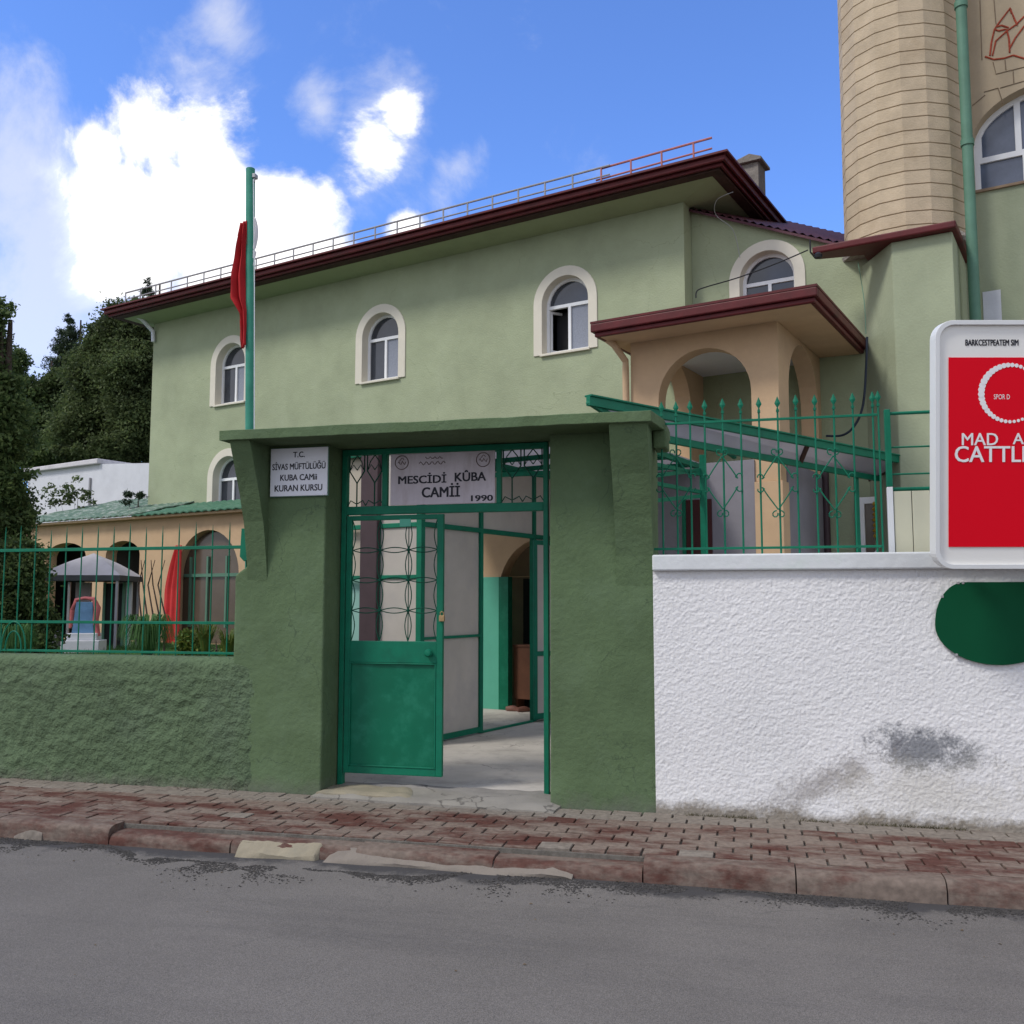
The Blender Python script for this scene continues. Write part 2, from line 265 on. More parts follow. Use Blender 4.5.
# ------------------------------------------------------------------ mesh builder
ORG = {}
class MB:
    def __init__(s): s.v = []; s.f = []; s.mi = []
    def add(s, vs, fs, mi=0):
        k = len(s.v); s.v += [tuple(x) for x in vs]; s.f += [tuple(i+k for i in f) for f in fs]; s.mi += [mi]*len(fs); return s
    def box(s, x0, y0, z0, x1, y1, z1, mi=0):
        x0, x1 = sorted((x0, x1)); y0, y1 = sorted((y0, y1)); z0, z1 = sorted((z0, z1))
        return s.add([(x0,y0,z0),(x1,y0,z0),(x1,y1,z0),(x0,y1,z0),(x0,y0,z1),(x1,y0,z1),(x1,y1,z1),(x0,y1,z1)],
              [(0,3,2,1),(4,5,6,7),(0,1,5,4),(1,2,6,5),(2,3,7,6),(3,0,4,7)], mi)
    def bar(s, p, q, w, h, up=(0, 0, 1), mi=0):
        p = Vector(p); q = Vector(q); d = (q-p).normalized(); up = Vector(up)
        if abs(d.dot(up)) > .98: up = Vector((0, 1, 0))
        a = d.cross(up).normalized()*w/2; b = a.cross(d).normalized()*h/2
        vs = [c+sa*a+sb*b for c in (p, q) for sa, sb in ((-1,-1),(1,-1),(1,1),(-1,1))]
        return s.add(vs, [(0,1,2,3),(7,6,5,4),(0,4,5,1),(1,5,6,2),(2,6,7,3),(3,7,4,0)], mi)
    def tube(s, pts, r, n=8, mi=0, closed=False):
        pts = [Vector(p) for p in pts]; rs = r if isinstance(r, (list, tuple)) else [r]*len(pts)
        ref = Vector((.13, .21, .97)); vs = []; fs = []
        for i, p in enumerate(pts):
            if closed: d = pts[(i+1) % len(pts)]-pts[i-1]
            else: d = pts[min(i+1, len(pts)-1)]-pts[max(i-1, 0)]
            d.normalize(); a = d.cross(ref)
            if a.length < .1: a = d.cross(Vector((1, 0, 0)))
            a.normalize(); b = d.cross(a)
            for k in range(n):
                t = 2*math.pi*k/n; vs.append(p+(a*math.cos(t)+b*math.sin(t))*rs[i])
        m = len(pts)
        for i in range(m if closed else m-1):
            j = (i+1) % m
            for k in range(n): fs.append((i*n+k, i*n+(k+1) % n, j*n+(k+1) % n, j*n+k))
        if not closed: fs += [tuple(range(n))[::-1], tuple((m-1)*n+k for k in range(n))]
        return s.add(vs, fs, mi)
    def lathe(s, prof, c=(0, 0, 0), n=24, mi=0, ph=0):
        vs = [(c[0]+r*math.cos(2*math.pi*k/n+ph), c[1]+r*math.sin(2*math.pi*k/n+ph), c[2]+z) for r, z in prof for k in range(n)]
        fs = [(i*n+k, i*n+(k+1) % n, (i+1)*n+(k+1) % n, (i+1)*n+k) for i in range(len(prof)-1) for k in range(n)]
        fs += [tuple(range(n))[::-1], tuple((len(prof)-1)*n+k for k in range(n))]
        return s.add(vs, fs, mi)
    def slab(s, polys, c0, c1, fmap, mi=0):
        """extruded polygon with holes; fmap(a,b,c)"""
        flat = [p for po in polys for p in po]
        tri = tessellate_polygon([[Vector((a, b, 0)) for a, b in po] for po in polys]); n = len(flat)
        vs = [fmap(a, b, c0) for a, b in flat]+[fmap(a, b, c1) for a, b in flat]
        fs = [tuple(t) for t in tri]+[tuple(i+n for i in reversed(t)) for t in tri]; k = 0
        for po in polys:
            m = len(po)
            for i in range(m): fs.append((k+i, k+(i+1) % m, n+k+(i+1) % m, n+k+i))
            k += m
        return s.add(vs, fs, mi)
    def build(s, name, m, parent=None, frame=I4, base=(0, 0, 0), bev=0, smooth=False, seg=2, recalc=True):
        me = bpy.data.meshes.new(name)
        if parent is not None: org, frame = ORG[parent.name]
        else: org = Vector(base)
        me.from_pydata([tuple(Vector(v)-org) for v in s.v], [], s.f)
        ms = m if isinstance(m, (list, tuple)) else [m]
        for x in ms: me.materials.append(M[x] if isinstance(x, str) else x)
        if len(ms) > 1: me.polygons.foreach_set('material_index', s.mi)
        if recalc:
            import bmesh
            bm = bmesh.new(); bm.from_mesh(me); bmesh.ops.recalc_face_normals(bm, faces=bm.faces); bm.to_mesh(me); bm.free()
        if smooth:
            me.polygons.foreach_set('use_smooth', [True]*len(me.polygons))
            try: me.set_sharp_from_angle(angle=R(40))
            except Exception: pass
        me.update()
        o = bpy.data.objects.new(name, me); COL.objects.link(o)
        if parent is not None: o.parent = parent
        else: o.matrix_world = frame @ Matrix.Translation(org)
        ORG[o.name] = (org, frame)
        if bev:
            b = o.modifiers.new('bevel', 'BEVEL'); b.width = bev; b.segments = seg; b.limit_method = 'ANGLE'; b.angle_limit = R(40)
        return o
XZ = lambda a, b, c: (a, c, b)      # polygon in x,z, extruded in y
YZ = lambda a, b, c: (c, a, b)
XY = lambda a, b, c: (a, b, c)
def rect(a0, b0, a1, b1): return [(a0, b0), (a1, b0), (a1, b1), (a0, b1)]
def arch(cx, z0, z1, w, n=20, rise=None):
    r = w/2; rise = rise or r; zs = z1-rise
    return [(cx-r, z0), (cx+r, z0)]+[(cx+r*math.cos(math.pi*k/n), zs+rise*math.sin(math.pi*k/n)) for k in range(n+1)]
def thing(name, label, cat, base=(0, 0, 0), frame=I4, group=None):
    o = bpy.data.objects.new(name, None); COL.objects.link(o); o.empty_display_size = .2
    o.matrix_world = frame @ Matrix.Translation(Vector(base)); ORG[o.name] = (Vector(base), frame)
    return tag(o, label, cat, group)
def tag(o, label, cat, group=None):
    o['label'] = label; o['category'] = cat
    if group: o['group'] = group
    return o
def struct(o, kind='structure'): o['kind'] = kind; return o
def text(body, w, h, loc, fmap, m, parent, name='lettering', off=.0, depth=.002):
    """lettering scaled to exactly w x h, centred on loc=(a,b,c) in the fmap plane (c towards the viewer is smaller)"""
    cu = bpy.data.curves.new('t', 'FONT'); cu.body = body; cu.size = 1; cu.fill_mode = 'FRONT'; cu.resolution_u = 3
    ob = bpy.data.objects.new('t', cu); COL.objects.link(ob); dg = bpy.context.evaluated_depsgraph_get(); dg.update()
    me = bpy.data.meshes.new_from_object(ob.evaluated_get(dg)); co = np.array([v.co[:] for v in me.vertices])
    fs = [tuple(p.vertices) for p in me.polygons]; bpy.data.objects.remove(ob); bpy.data.curves.remove(cu); bpy.data.meshes.remove(me)
    mn, mxx = co.min(0), co.max(0); sx = w/max(mxx[0]-mn[0], 1e-6); sy = h/max(mxx[1]-mn[1], 1e-6)
    mb = MB()
    for q, (ox, oy) in enumerate([(0, 0)] if not off else [(-1, -.5), (1, -.5), (-1, .5), (1, .5), (0, 0)]):
        mb.add([fmap(loc[0]+(x-(mn[0]+mxx[0])/2)*sx+ox*off*sx, loc[1]+(y-(mn[1]+mxx[1])/2)*sy+oy*off*sy, loc[2]-.0004*q) for x, y, _ in co], fs)
    return mb.build(name, m, parent, recalc=False)
# ================================================================== SETTING
g = MB(); g.box(-300, -200, -.6, 300, 400, -.20); struct(g.build('ground', 'soil'))
g = MB(); g.box(-80, -9, -.5, 80, 5.9, -.13); struct(g.build('road', 'asphalt'))
g = MB(); g.box(-80, 6.015, -.4, 80, 7.5, -.022); struct(g.build('pavement', 'joint', bev=0))
g = MB(); g.box(-14, 7.5, -.3, -.8, 40, .012); g.box(-.8, 7.35, -.3, 40, 40, .008); struct(g.build('courtyard', 'court'))
g = MB(); g.slab([[(-80, 7.35), (-3.5, 7.35), (-3.6, 7.7), (-9, 16), (-9, 60), (-80, 60)]], -.3, .75, XY); struct(g.build('garden_terrace', 'lawn'))
# pavers
g = MB(); rows = 8; y0 = 6.03; dy = (7.17-y0)/rows
for r_ in range(rows):
    x = -13.0+(r_ % 2)*.11
    while x < 6:
        w = .21; mi = 0 if 1 <= r_ <= 5 else 1
        if r_ == 0 and random.random() < .97: mi = 0
        if 1 <= r_ <= 5 and random.random() < .004: mi = 1
        jz = random.uniform(-.004, .003); t = random.uniform(-.003, .003); e = .0018
        yy = y0+r_*dy
        # sunken / uneven ground in front of the gate
        sag = -.012*math.exp(-((x+2.5)/1.2)**2)
        zt = jz+sag; a, b = x+e, x+w-e; c, d = yy+e, yy+dy-e
        g.add([(a,c,-.05),(b,c,-.05),(b,d,-.05),(a,d,-.05),(a,c,zt-t),(b,c,zt+t),(b,d,zt+t),(a,d,zt-t)],
              [(0,3,2,1),(4,5,6,7),(0,1,5,4),(1,2,6,5),(2,3,7,6),(3,0,4,7)], mi)
        x += .22
struct(g.build('paving_blocks', ['paver_red', 'paver_grey'], bev=.003, seg=1))
# kerb
g = MB(); x = -14.0
while x < 7:
    w = random.uniform(.78, .98); jy = random.uniform(-.012, .01); jz = random.uniform(-.012, .006); low = -.045 if -4.6 < x < -1.4 else 0
    a, b = x+.004, x+w-.004; ya = 5.86+jy; zt = .004+jz+low
    n = 7
    for q in range(1):
        prof = [(ya, -.3), (ya, zt-.05), (ya+.012, zt-.022), (ya+.035, zt-.006), (ya+.07, zt), (6.022, zt+.002), (6.022, -.3)]
        segs = 6; vs = []; fs = []
        for i in range(segs+1):
            xx = a+(b-a)*i/segs
            for (py, pz) in prof:
                k = noise.noise(Vector((xx*3.1, py*9, pz*9)))*.012
                vs.append((xx, py+(k if py < 6 else 0), pz+(k*.6 if pz > -.2 else 0)))
        m_ = len(prof)
        for i in range(segs):
            for j in range(m_-1): fs.append((i*m_+j, i*m_+j+1, (i+1)*m_+j+1, (i+1)*m_+j))
        fs += [tuple(range(m_)), tuple(segs*m_+j for j in range(m_))[::-1]]
        g.add(vs, fs)
    x += w
struct(g.build('kerb', 'kerbm', smooth=True))
# threshold slabs in front of and inside the gate
def lumpy(name, pts, z0, h, m, label=None, cat=None, nx=44, ny=22, slope=0, seed=0):
    """irregular slab; pts = 4 corner xy (front-left, front-right, back-right, back-left)"""
    P = [Vector((p[0], p[1], 0)) for p in pts]; mb = MB(); vs = []
    for j in range(ny+1):
        for i in range(nx+1):
            s, t = i/nx, j/ny; p = (P[0]*(1-s)+P[1]*s)*(1-t)+(P[3]*(1-s)+P[2]*s)*t
            edge = min(s, 1-s, t, 1-t); wob = noise.noise(Vector((p.x*4+seed, p.y*4, 0)))*.03
            vs.append((p.x+(wob if 0 < edge < .2 or i in (0, nx) else 0), p.y+(wob if j in (0, ny) else 0),
                       z0+(h+slope*t+noise.fractal(Vector((p.x*5, p.y*5, seed)), 1.0, 2, 5)*.018 if edge > 0 else h*.25+slope*t)))
    fs = [(j*(nx+1)+i, j*(nx+1)+i+1, (j+1)*(nx+1)+i+1, (j+1)*(nx+1)+i) for j in range(ny) for i in range(nx)]
    mb.add(vs, fs)
    k = len(mb.v); ring = [j for j in range(nx+1)]+[(j)*(nx+1)+nx for j in range(1, ny+1)]+[ny*(nx+1)+i for i in range(nx-1, -1, -1)]+[j*(nx+1) for j in range(ny-1, 0, -1)]
    mb.v += [(mb.v[i][0], mb.v[i][1], z0-.12) for i in ring]
    for a in range(len(ring)):
        b = (a+1) % len(ring); mb.f.append((ring[a], ring[b], k+b, k+a)); mb.mi.append(0)
    o = mb.build(name, m, base=(P[0].x, P[0].y, z0) if cat else (0, 0, 0), smooth=True)
    return tag(o, label, cat) if cat else struct(o)
lumpy('gate_threshold', [(-3.42, 7.08), (-1.42, 6.98), (-1.38, 7.62), (-3.38, 7.62)], 0, .02, 'concrete', nx=30, ny=10, slope=.015)
lumpy('yellow_threshold', [(-3.40, 7.13), (-2.55, 7.10), (-2.70, 7.44), (-3.38, 7.46)], .02, .022, 'concrete_y', nx=16, ny=8, seed=4)
a = onZ(235, 857, -.13); b = onZ(315, 861, -.13); c = onZ(335, 833, -.03); d = onZ(262, 828, -.03)
lumpy('kerb_ramp', [(a.x, a.y), (b.x, b.y), (b.x+.03, 5.90), (a.x, 5.90)], -.135, .025, 'concrete_y',
      'pale yellowish broken concrete ramp slab laid in the gutter against the kerb', 'ramp', slope=.075, seed=9)
a = onZ(325, 862, -.13); b = onZ(570, 880, -.13)
lumpy('kerb_haunch', [(a.x, a.y), (b.x, b.y), (b.x+.02, 5.90), (a.x+.05, 5.90)], -.135, .02, 'concrete_b',
      'long low grey concrete fillet poured along the kerb below the gate', 'ramp', nx=34, slope=.06, seed=15)
a = onZ(10, 838, -.13)
lumpy('loose_stone', [(a.x-.02, a.y), (a.x+.28, a.y-.01), (a.x+.27, a.y+.17), (a.x+.04, a.y+.16)], -.13, .06, 'paver_grey',
      'loose flat pinkish grey stone lying in the gutter at the far left kerb', 'stone', seed=20)
# gutter gravel + litter of leaves
mb = MB()
for i in range(26000):
    x = random.uniform(-8, 4); den = noise.noise(Vector((x*1.1, 3.3, 0)))
    spread = .05+.16*max(0, den+.35)
    y = 5.85-abs(random.gauss(0, spread))
    if noise.noise(Vector((x*3.7, y*6, 5))) < -.12: continue
    s = random.uniform(.002, .008)
    if -4.2 < x < -1.7: y -= .20*min(1, (x+4.2)*4, (-1.7-x)*3)
    q = Matrix.Rotation(random.uniform(0, 6), 3, 'Z') @ Matrix.Rotation(random.uniform(-.6, .6), 3, 'X')
    c = Vector((x, y, -.129)); vs = [c+q@Vector((s*a, s*b*.8, s*cc*.7)) for a, b, cc in ((-1,-1,0),(1,-1,0),(.9,1,0),(-1,.8,0),(0,0,1))]
    mb.add(vs, [(0,1,4),(1,2,4),(2,3,4),(3,0,4)])
struct(tag(mb.build('gutter_gravel', mat('dark_grit', (.05, .047, .045), .9, .5, 30), recalc=False), 'dark loose grit collected along the kerb in the gutter', 'gravel'), 'stuff')
mb = MB()
for i in range(130):
    x = random.uniform(-7, 3.5); y = random.choice([random.uniform(2.5, 5.8), random.gauss(5.5, .2), random.gauss(7.08, .04)])
    z = -.128 if y < 5.86 else .004; s = random.uniform(.004, .013); t = random.uniform(0, 6)
    q = Matrix.Rotation(t, 3, 'Z'); c = Vector((x, y, z))
    mb.add([c+q@Vector((-s, 0, .001)), c+q@Vector((0, -s*.4, .004)), c+q@Vector((s, 0, .001)), c+q@Vector((0, s*.4, .006))], [(0,1,2,3)], 0 if random.random() < .98 else 1)
struct(tag(mb.build('street_litter', [mat('dry_leaf', (.12, .085, .05), .9, .4, 30), 'white'], recalc=False), 'tiny dry leaves and bits scattered on road and pavement', 'leaves'), 'stuff')
# weeds at the foot of the walls
mb = MB()
for i in range(1500):
    x = random.choice([random.uniform(-.6, 4), random.uniform(-.6, 1.6), random.uniform(-12, -4)])
    if noise.noise(Vector((x*2.2, 8, 0))) < -.05: continue
    y = 7.145-abs(random.gauss(0, .01)); h = random.uniform(.008, .035); w = .002; t = random.uniform(-.02, .02)
    mb.add([(x-w, y, .0), (x+w, y, .0), (x+t, y-random.uniform(0, .02), h)], [(0,1,2)])
struct(tag(mb.build('wall_foot_weeds', mat('dry_moss', (.10, .09, .045), .95, .5, 12), recalc=False), 'low dry moss and weeds along the foot of the walls', 'weeds'), 'stuff')
# ================================================================== STREET WALLS
# left rough wall with lumpy displaced face
mb = MB(); nx, nz = 420, 60; X0, X1, ZT = -13.0, -3.80, 1.07; vs = []
prof = [(7.17, -.1+1.10*k/nz*1.0) for k in range(nz)]
prof += [(7.175, 1.02), (7.19, 1.05), (7.22, 1.068), (7.27, 1.073), (7.36, 1.072), (7.42, 1.06), (7.44, 1.0), (7.44, -.1)]
npf = len(prof)
for i in range(nx+1):
    x = X0+(X1-X0)*i/nx
    for (py, pz) in prof:
        amp = .030 if pz < .92 else .008
        k = noise.fractal(Vector((x*8, pz*9, 1.3)), .7, 2.1, 6)*amp*.42 + noise.noise(Vector((x*1.1, pz*1.3, 7)))*.02*(1 if pz < .9 else .2)
        fd = max(0, min(1, (x+4.22)/.38)); vs.append((x, py-(k*(1-fd*.6)-.045*fd*fd if py < 7.3 else 0), pz+(k*.4 if pz > 1 else 0)))
fs = [(i*npf+j, i*npf+j+1, (i+1)*npf+j+1, (i+1)*npf+j) for i in range(nx) for j in range(npf-1)]
mb.add(vs, fs)
tag(mb.build('garden_wall', 'leftwall', base=(-8, 7.3, 0), smooth=True), 'low rough rendered green wall left of the gateway under the garden fence', 'wall')
w = thing('street_wall', 'tall white stucco wall right of the gateway with grey smudge', 'wall', (2.5, 7.28, 0))
nx, nz = 520, 236; xs_g = np.concatenate([np.linspace(-.70, 3.5, nx-20), np.linspace(3.52, 7.5, 20)]); zs_g = np.linspace(-.1, 1.765, nz)
mb = MB(); vs = []
for z in zs_g:
    for x in xs_g:
        h = .0026*noise.noise(Vector((x*27, z*27, 0)))+.0026*noise.noise(Vector((x*58, z*58, 5)))+.003*noise.noise(Vector((x*1.7, z*1.7, 9)))
        vs.append((x, 7.16-h, z))
mb.add(vs, [(j*nx+i, j*nx+i+1, (j+1)*nx+i+1, (j+1)*nx+i) for j in range(nz-1) for i in range(nx-1)])
mb.box(-.70, 7.17, -.1, 7.5, 7.42, 1.764)
mb.build('wall_body', 'stucco', w, recalc=False, smooth=False)
MB().box(-.70, 7.115, 1.766, 7.5, 7.46, 1.885).build('coping', 'cap', w, bev=.012)
# ================================================================== GATEWAY
gw = thing('gateway', 'dark green plastered street gateway with flat concrete roof slab', 'gateway', (-2.4, 7.4, 0))
def roughen(o, amp=.0035, sc=7, cuts=.05):
    """remesh-free roughening: subdivide and push vertices along a noise field"""
    import bmesh
    bm = bmesh.new(); bm.from_mesh(o.data)
    for _ in range(6):
        es = [e for e in bm.edges if e.calc_length() > cuts*2]
        if not es or len(bm.verts) > 30000: break
        bmesh.ops.subdivide_edges(bm, edges=es, cuts=1, use_grid_fill=True)
    for v in bm.verts:
        n = noise.noise_vector(v.co*sc)*amp + noise.noise_vector(v.co*sc*.3)*amp; v.co += n
    bm.to_mesh(o.data); bm.free(); o.data.update()
def grid_block(poly, c0, c1, fmap, name, m, parent):
    o = MB().slab([poly], c0, c1, fmap).build(name, m, parent); roughen(o); 
    b = o.modifiers.new('bevel', 'BEVEL'); b.width = .016; b.segments = 3; b.limit_method = 'ANGLE'; b.angle_limit = R(50)
    return o
grid_block([(-4.18, -.1), (-3.37, -.1), (-3.37, 2.845), (-4.05, 2.845), (-4.05, 1.85), (-4.18, 1.76)], 7.18, 7.66, XZ, 'pillar', 'gate_green', gw)
grid_block([(-1.49, -.1), (-.655, -.1), (-.66, 1.72), (-.70, 1.80), (-.70, 2.845), (-1.49, 2.845)], 7.18, 7.66, XZ, 'pillar', 'gate_green', gw)
grid_block([(-4.14, 6.80), (-.66, 6.80), (-.60, 7.2), (-.60, 7.74), (-4.14, 7.74)], 2.835, 2.915, XY, 'roof_slab', 'gate_green', gw)
grid_block([(6.83, 2.85), (7.22, 2.85), (7.22, 1.5), (7.185, 1.68), (7.15, 1.92), (7.09, 2.2), (6.98, 2.5)], -4.065, -3.885, YZ, 'corbel', 'gate_green', gw)
grid_block([(6.83, 2.85), (7.22, 2.85), (7.22, 1.45), (7.185, 1.62), (7.15, 1.88), (7.09, 2.16), (6.98, 2.48)], -.975, -.695, YZ, 'corbel', 'gate_green', gw)
MB().box(-.69, 7.20, 2.70, -.585, 7.45, 2.84).build('slab_nib', 'gate_green', gw, bev=.015)
# ---- steel gate
G = 7.5
sg = thing('steel_gate', 'glossy green steel double gate under the slab, left leaf closed', 'gate', (-2.43, G, 0))
topb = onY(440, 509, G).z; zb0, zb1 = topb-.035, topb+.035
xr = onY(549, 600, G).x
MB().box(-3.36, G-.03, .02, -3.315, G+.03, 2.83).box(xr-.04, G-.03, .02, xr, G+.03, 2.83).box(-3.316, G-.032, zb0, xr-.039, G+.032, zb1).box(-3.316, G-.03, 2.78, xr-.039, G+.03, 2.828).build('gate_frame', 'teal', sg, bev=.004)
xs0, xs1 = onY(388, 480, G).x, onY(497, 480, G).x
MB().box(xs0-.045, G-.025, zb1, xs0, G+.025, 2.79).build('transom_post', 'teal', sg, bev=.003); MB().box(xs1, G-.025, zb1, xs1+.04, G+.025, 2.79).build('transom_post', 'teal', sg, bev=.003)
def wrought(name, xa, xb, za, zb, parent, y):
    mb = MB(); n = 2
    wdt = (xb-xa)/n
    for k in range(n):
        cx = xa+wdt*(k+.5); h = zb-za
        mb.tube([(cx, y, za), (cx, y, za+h*.45)], .006, 6)
        for sgn in (-1, 1):
            mb.tube([(cx, y, za+h*.45), (cx+sgn*wdt*.42, y, za+h*.68), (cx+sgn*wdt*.42, y, zb)], .006, 6)
            mb.tube([(cx+sgn*wdt*.5, y, za+h*.02), (cx+sgn*wdt*.34, y, za+h*.12), (cx+sgn*wdt*.05, y, za+h*.06)], .005, 6)
            mb.tube([(cx, y, zb-h*.02), (cx+sgn*wdt*.25, y, zb-h*.14), (cx+sgn*wdt*.42, y, za+h*.68), (cx+sgn*wdt*.2, y, za+h*.80), (cx, y, za+h*.70)], .005, 6)
    return mb.build(name, 'wire', parent, smooth=True)
wrought('transom_grille', -3.315, xs0-.04, zb1, 2.79, sg, G)
wrought('transom_grille', xs1+.04, xr-.04, zb1, 2.79, sg, G)
# left leaf
xl0, xl1 = -3.305, onY(443, 700, G-.02).x
zl0, zl1 = .125, zb0-.01; zm = onY(395, 641, G).z; zp = onY(395, 664, G).z
yl = G-.02
lf = MB()
lf.box(xl0, yl-.02, zl0, xl0+.045, yl+.02, zl1).box(xl1-.055, yl-.02, zl0, xl1, yl+.02, zl1).box(xl0+.045, yl-.018, zl1-.04, xl1-.055, yl+.018, zl1)
lf.box(xl0+.045, yl-.018, zp+.012, xl1-.055, yl+.018, zm).box(xl0+.045, yl-.018, zl0, xl1-.055, yl+.018, zl0+.06)
leaf = lf.build('gate_leaf', 'teal', sg, bev=.004)
# raised edging + sheet
px0, px1, pz0, pz1 = xl0+.045, xl1-.055, zl0+.06, zp+.012
ed = MB(); t = .012
ed.box(px0+.001, yl-.024, pz0+.001, px0+t, yl-.006, pz1-.001).box(px1-t, yl-.024, pz0+.001, px1-.001, yl-.006, pz1-.001).box(px0+t, yl-.024, pz1-t, px1-t, yl-.006, pz1-.001).box(px0+t, yl-.024, pz0+.001, px1-t, yl-.006, pz0+t)
ed.build('edging', 'teal', leaf, bev=.003)
mb = MB(); nx = nz = 26; vs = []
for j in range(nz+1):
    for i in range(nx+1):
        x = px0+(px1-px0)*i/nx; z = pz0+(pz1-pz0)*j/nz; e = min(i, nx-i, j, nz-j)/8; e = min(1, e)
        vs.append((x, yl-.004+noise.noise(Vector((x*3, z*3, 2)))*.012*e, z))
mb.add(vs, [(j*(nx+1)+i, j*(nx+1)+i+1, (j+1)*(nx+1)+i+1, (j+1)*(nx+1)+i) for j in range(nz) for i in range(nx)])
mb.build('lower_panel', 'teal_dk', leaf, smooth=True)
# flower grille
fl = MB(); gx0, gx1, gz0, gz1 = xl0+.045, xl1-.055, zm, zl1-.04
cols, rws = 3, 4; cw = (gx1-gx0)/cols; ch = (gz1-gz0)/rws
def lens(mb, a, b, bulge, y, r=.0045):
    a = Vector(a); b = Vector(b); d = b-a; n = Vector((-d.z, 0, d.x)).normalized()
    for s in (-1, 1):
        mb.tube([a+d*(k/8)+n*s*bulge*math.sin(math.pi*k/8) for k in range(9)], r, 6)
for i in range(cols+1):
    for j in range(rws):
        x = gx0+cw*i; x = min(max(x, gx0+.002), gx1-.002)
        if i in (0, cols):
            s = 1 if i == 0 else -1
            fl.tube([(x+s*.028*math.sin(math.pi*k/8), yl, gz0+ch*(j+k/8)) for k in range(9)], .0045, 6)
        else:
            lens(fl, (x, yl, gz0+ch*j), (x, yl, gz0+ch*(j+1)), .028, yl)
for j in range(rws):
    z = gz0+ch*(j+.5) if False else gz0+ch*j
    if j == 0: continue
    for i in range(cols): lens(fl, (gx0+cw*i, yl+.006, z), (gx0+cw*(i+1), yl+.006, z), .022, yl)
    for i in range(1, cols): fl.lathe([(.001, -.016), (.016, -.008), (.016, .008), (.001, .016)], (gx0+cw*i, yl-.004, z), 10)
for i in range(1, cols): fl.tube([(gx0+cw*i, yl, gz0), (gx0+cw*i, yl, gz1)], .004, 6)
fl.build('flower_grille', 'wire', leaf, smooth=True)
kb = onY(429, 653, yl-.03)
mb = MB()
pr = [(.001, -.05), (.022, -.046), (.033, -.03), (.03, -.014), (.014, -.006), (.014, 0)]
n = 20; vs = [(kb.x+r_*math.cos(6.2832*k/n), yl-.02+c_, kb.z+r_*math.sin(6.2832*k/n)) for r_, c_ in pr for k in range(n)]
mb.add(vs, [(i*n+k, i*n+(k+1) % n, (i+1)*n+(k+1) % n, (i+1)*n+k) for i in range(len(pr)-1) for k in range(n)]+[tuple(range(n))])
mb.build('door_knob', 'teal', leaf, smooth=True)
kb = onY(442, 617, yl-.03)
mb = MB().box(kb.x-.022, yl-.045, kb.z-.035, kb.x+.022, yl-.021, kb.z+.012)
mb.tube([(kb.x-.014, yl-.033, kb.z+.01), (kb.x-.014, yl-.033, kb.z+.035), (kb.x, yl-.033, kb.z+.045), (kb.x+.014, yl-.033, kb.z+.035), (kb.x+.014, yl-.033, kb.z+.01)], .005, 8)
tag(mb.build('padlock', 'brass', base=(kb.x, yl-.03, kb.z), bev=.003), 'small brass padlock hooked on the edge of the closed green gate leaf', 'padlock')
a = onY(405, 523, yl-.03)
MB().box(a.x-.05, yl-.026, a.z-.03, a.x+.05, yl-.0205, a.z+.035).build('latch_plate', 'turq', leaf, bev=.003)
# ---- signs on the gate
def board(name, label, pxs, Y, m, cat='sign', t=.012, yaw=0):
    x0, z1 = onY(pxs[0], pxs[1], Y).x, onY(pxs[0], pxs[1], Y).z; x1, z0 = onY(pxs[2], pxs[3], Y).x, onY(pxs[2], pxs[3], Y).z
    th = thing(name, label, cat, ((x0+x1)/2, Y, z0)); return th, x0, x1, z0, z1
s1, x0, x1, z0, z1 = board('wall_sign', 'white metal notice board in four lines on the left gate pillar', (271, 449, 327, 495), 7.15, 'signwhite')
MB().box(x0, 7.150, z0, x1, 7.162, z1).build('board', 'signwhite', s1, bev=.003)
MB().box(x0-.006, 7.1605, z0-.006, x1+.006, 7.168, z1+.006).build('backing', 'mint', s1, bev=.002)
W, H = x1-x0, z1-z0; cx = (x0+x1)/2
for (tx, ww, hh, zz) in (('T.C.', .20, .115, .86), ('SİVAS MÜFTÜLÜĞÜ', .93, .17, .635), ('KUBA CAMii', .64, .125, .385), ('KURAN KURSU', .83, .13, .165)):
    text(tx, ww*W, hh*H, (cx, z0+zz*H, 7.1485), XZ, 'ink', s1, off=.022)
s2, x0, x1, z0, z1 = board('name_sign', 'weathered marble-look mosque name plate in black letters above the gate', (391, 447, 495, 503), G-.03, 'marble')
zt = 2.775
MB().box(x0, G-.034, zb1+.002, x1, G-.022, zt).build('board', 'marble', s2, bev=.003)
z0, z1 = zb1, zt; W, H = x1-x0, z1-z0; cx = (x0+x1)/2; yt = G-.0355
text('MESCİDİ', .46*W, .20*H, (x0+.31*W, z0+.515*H, yt), XZ, 'ink', s2, off=.03)
text('KÛBA', .29*W, .21*H, (x0+.77*W, z0+.535*H, yt), XZ, 'ink', s2, off=.03)
text('CAMİİ', .36*W, .26*H, (x0+.49*W, z0+.27*H, yt), XZ, 'ink', s2, off=.03)
text('1990', .20*W, .11*H, (x0+.88*W, z0+.10*H, yt), XZ, 'ink', s2, off=.03)
IK = mat('faded_ink', (.14, .10, .09), .7, .2, 8)
for cxx in (.11, .89):
    c = Vector((x0+cxx*W, yt-.001, z0+.83*H))
    sl_ = MB().tube([c+Vector((.058*math.cos(a/24*6.2832), 0, .058*math.sin(a/24*6.2832))) for a in range(24)], .0035, 6, closed=True).build('round_seal', IK, s2)
    MB().tube([c+Vector((-.035+.01*k, 0, .016*math.sin(k*1.9)-.004)) for k in range(8)], .003, 5).build('stroke', IK, sl_)
    MB().tube([c+Vector((-.02+.01*k, 0, .028-.012*math.cos(k*1.3))) for k in range(5)], .0025, 5).build('stroke', IK, sl_)
MB().tube([(x0+.28*W+.012*k, yt-.001, z0+.80*H+.014*math.sin(k*1.5)) for k in range(20)], .003, 5).build('calligraphy', IK, s2)
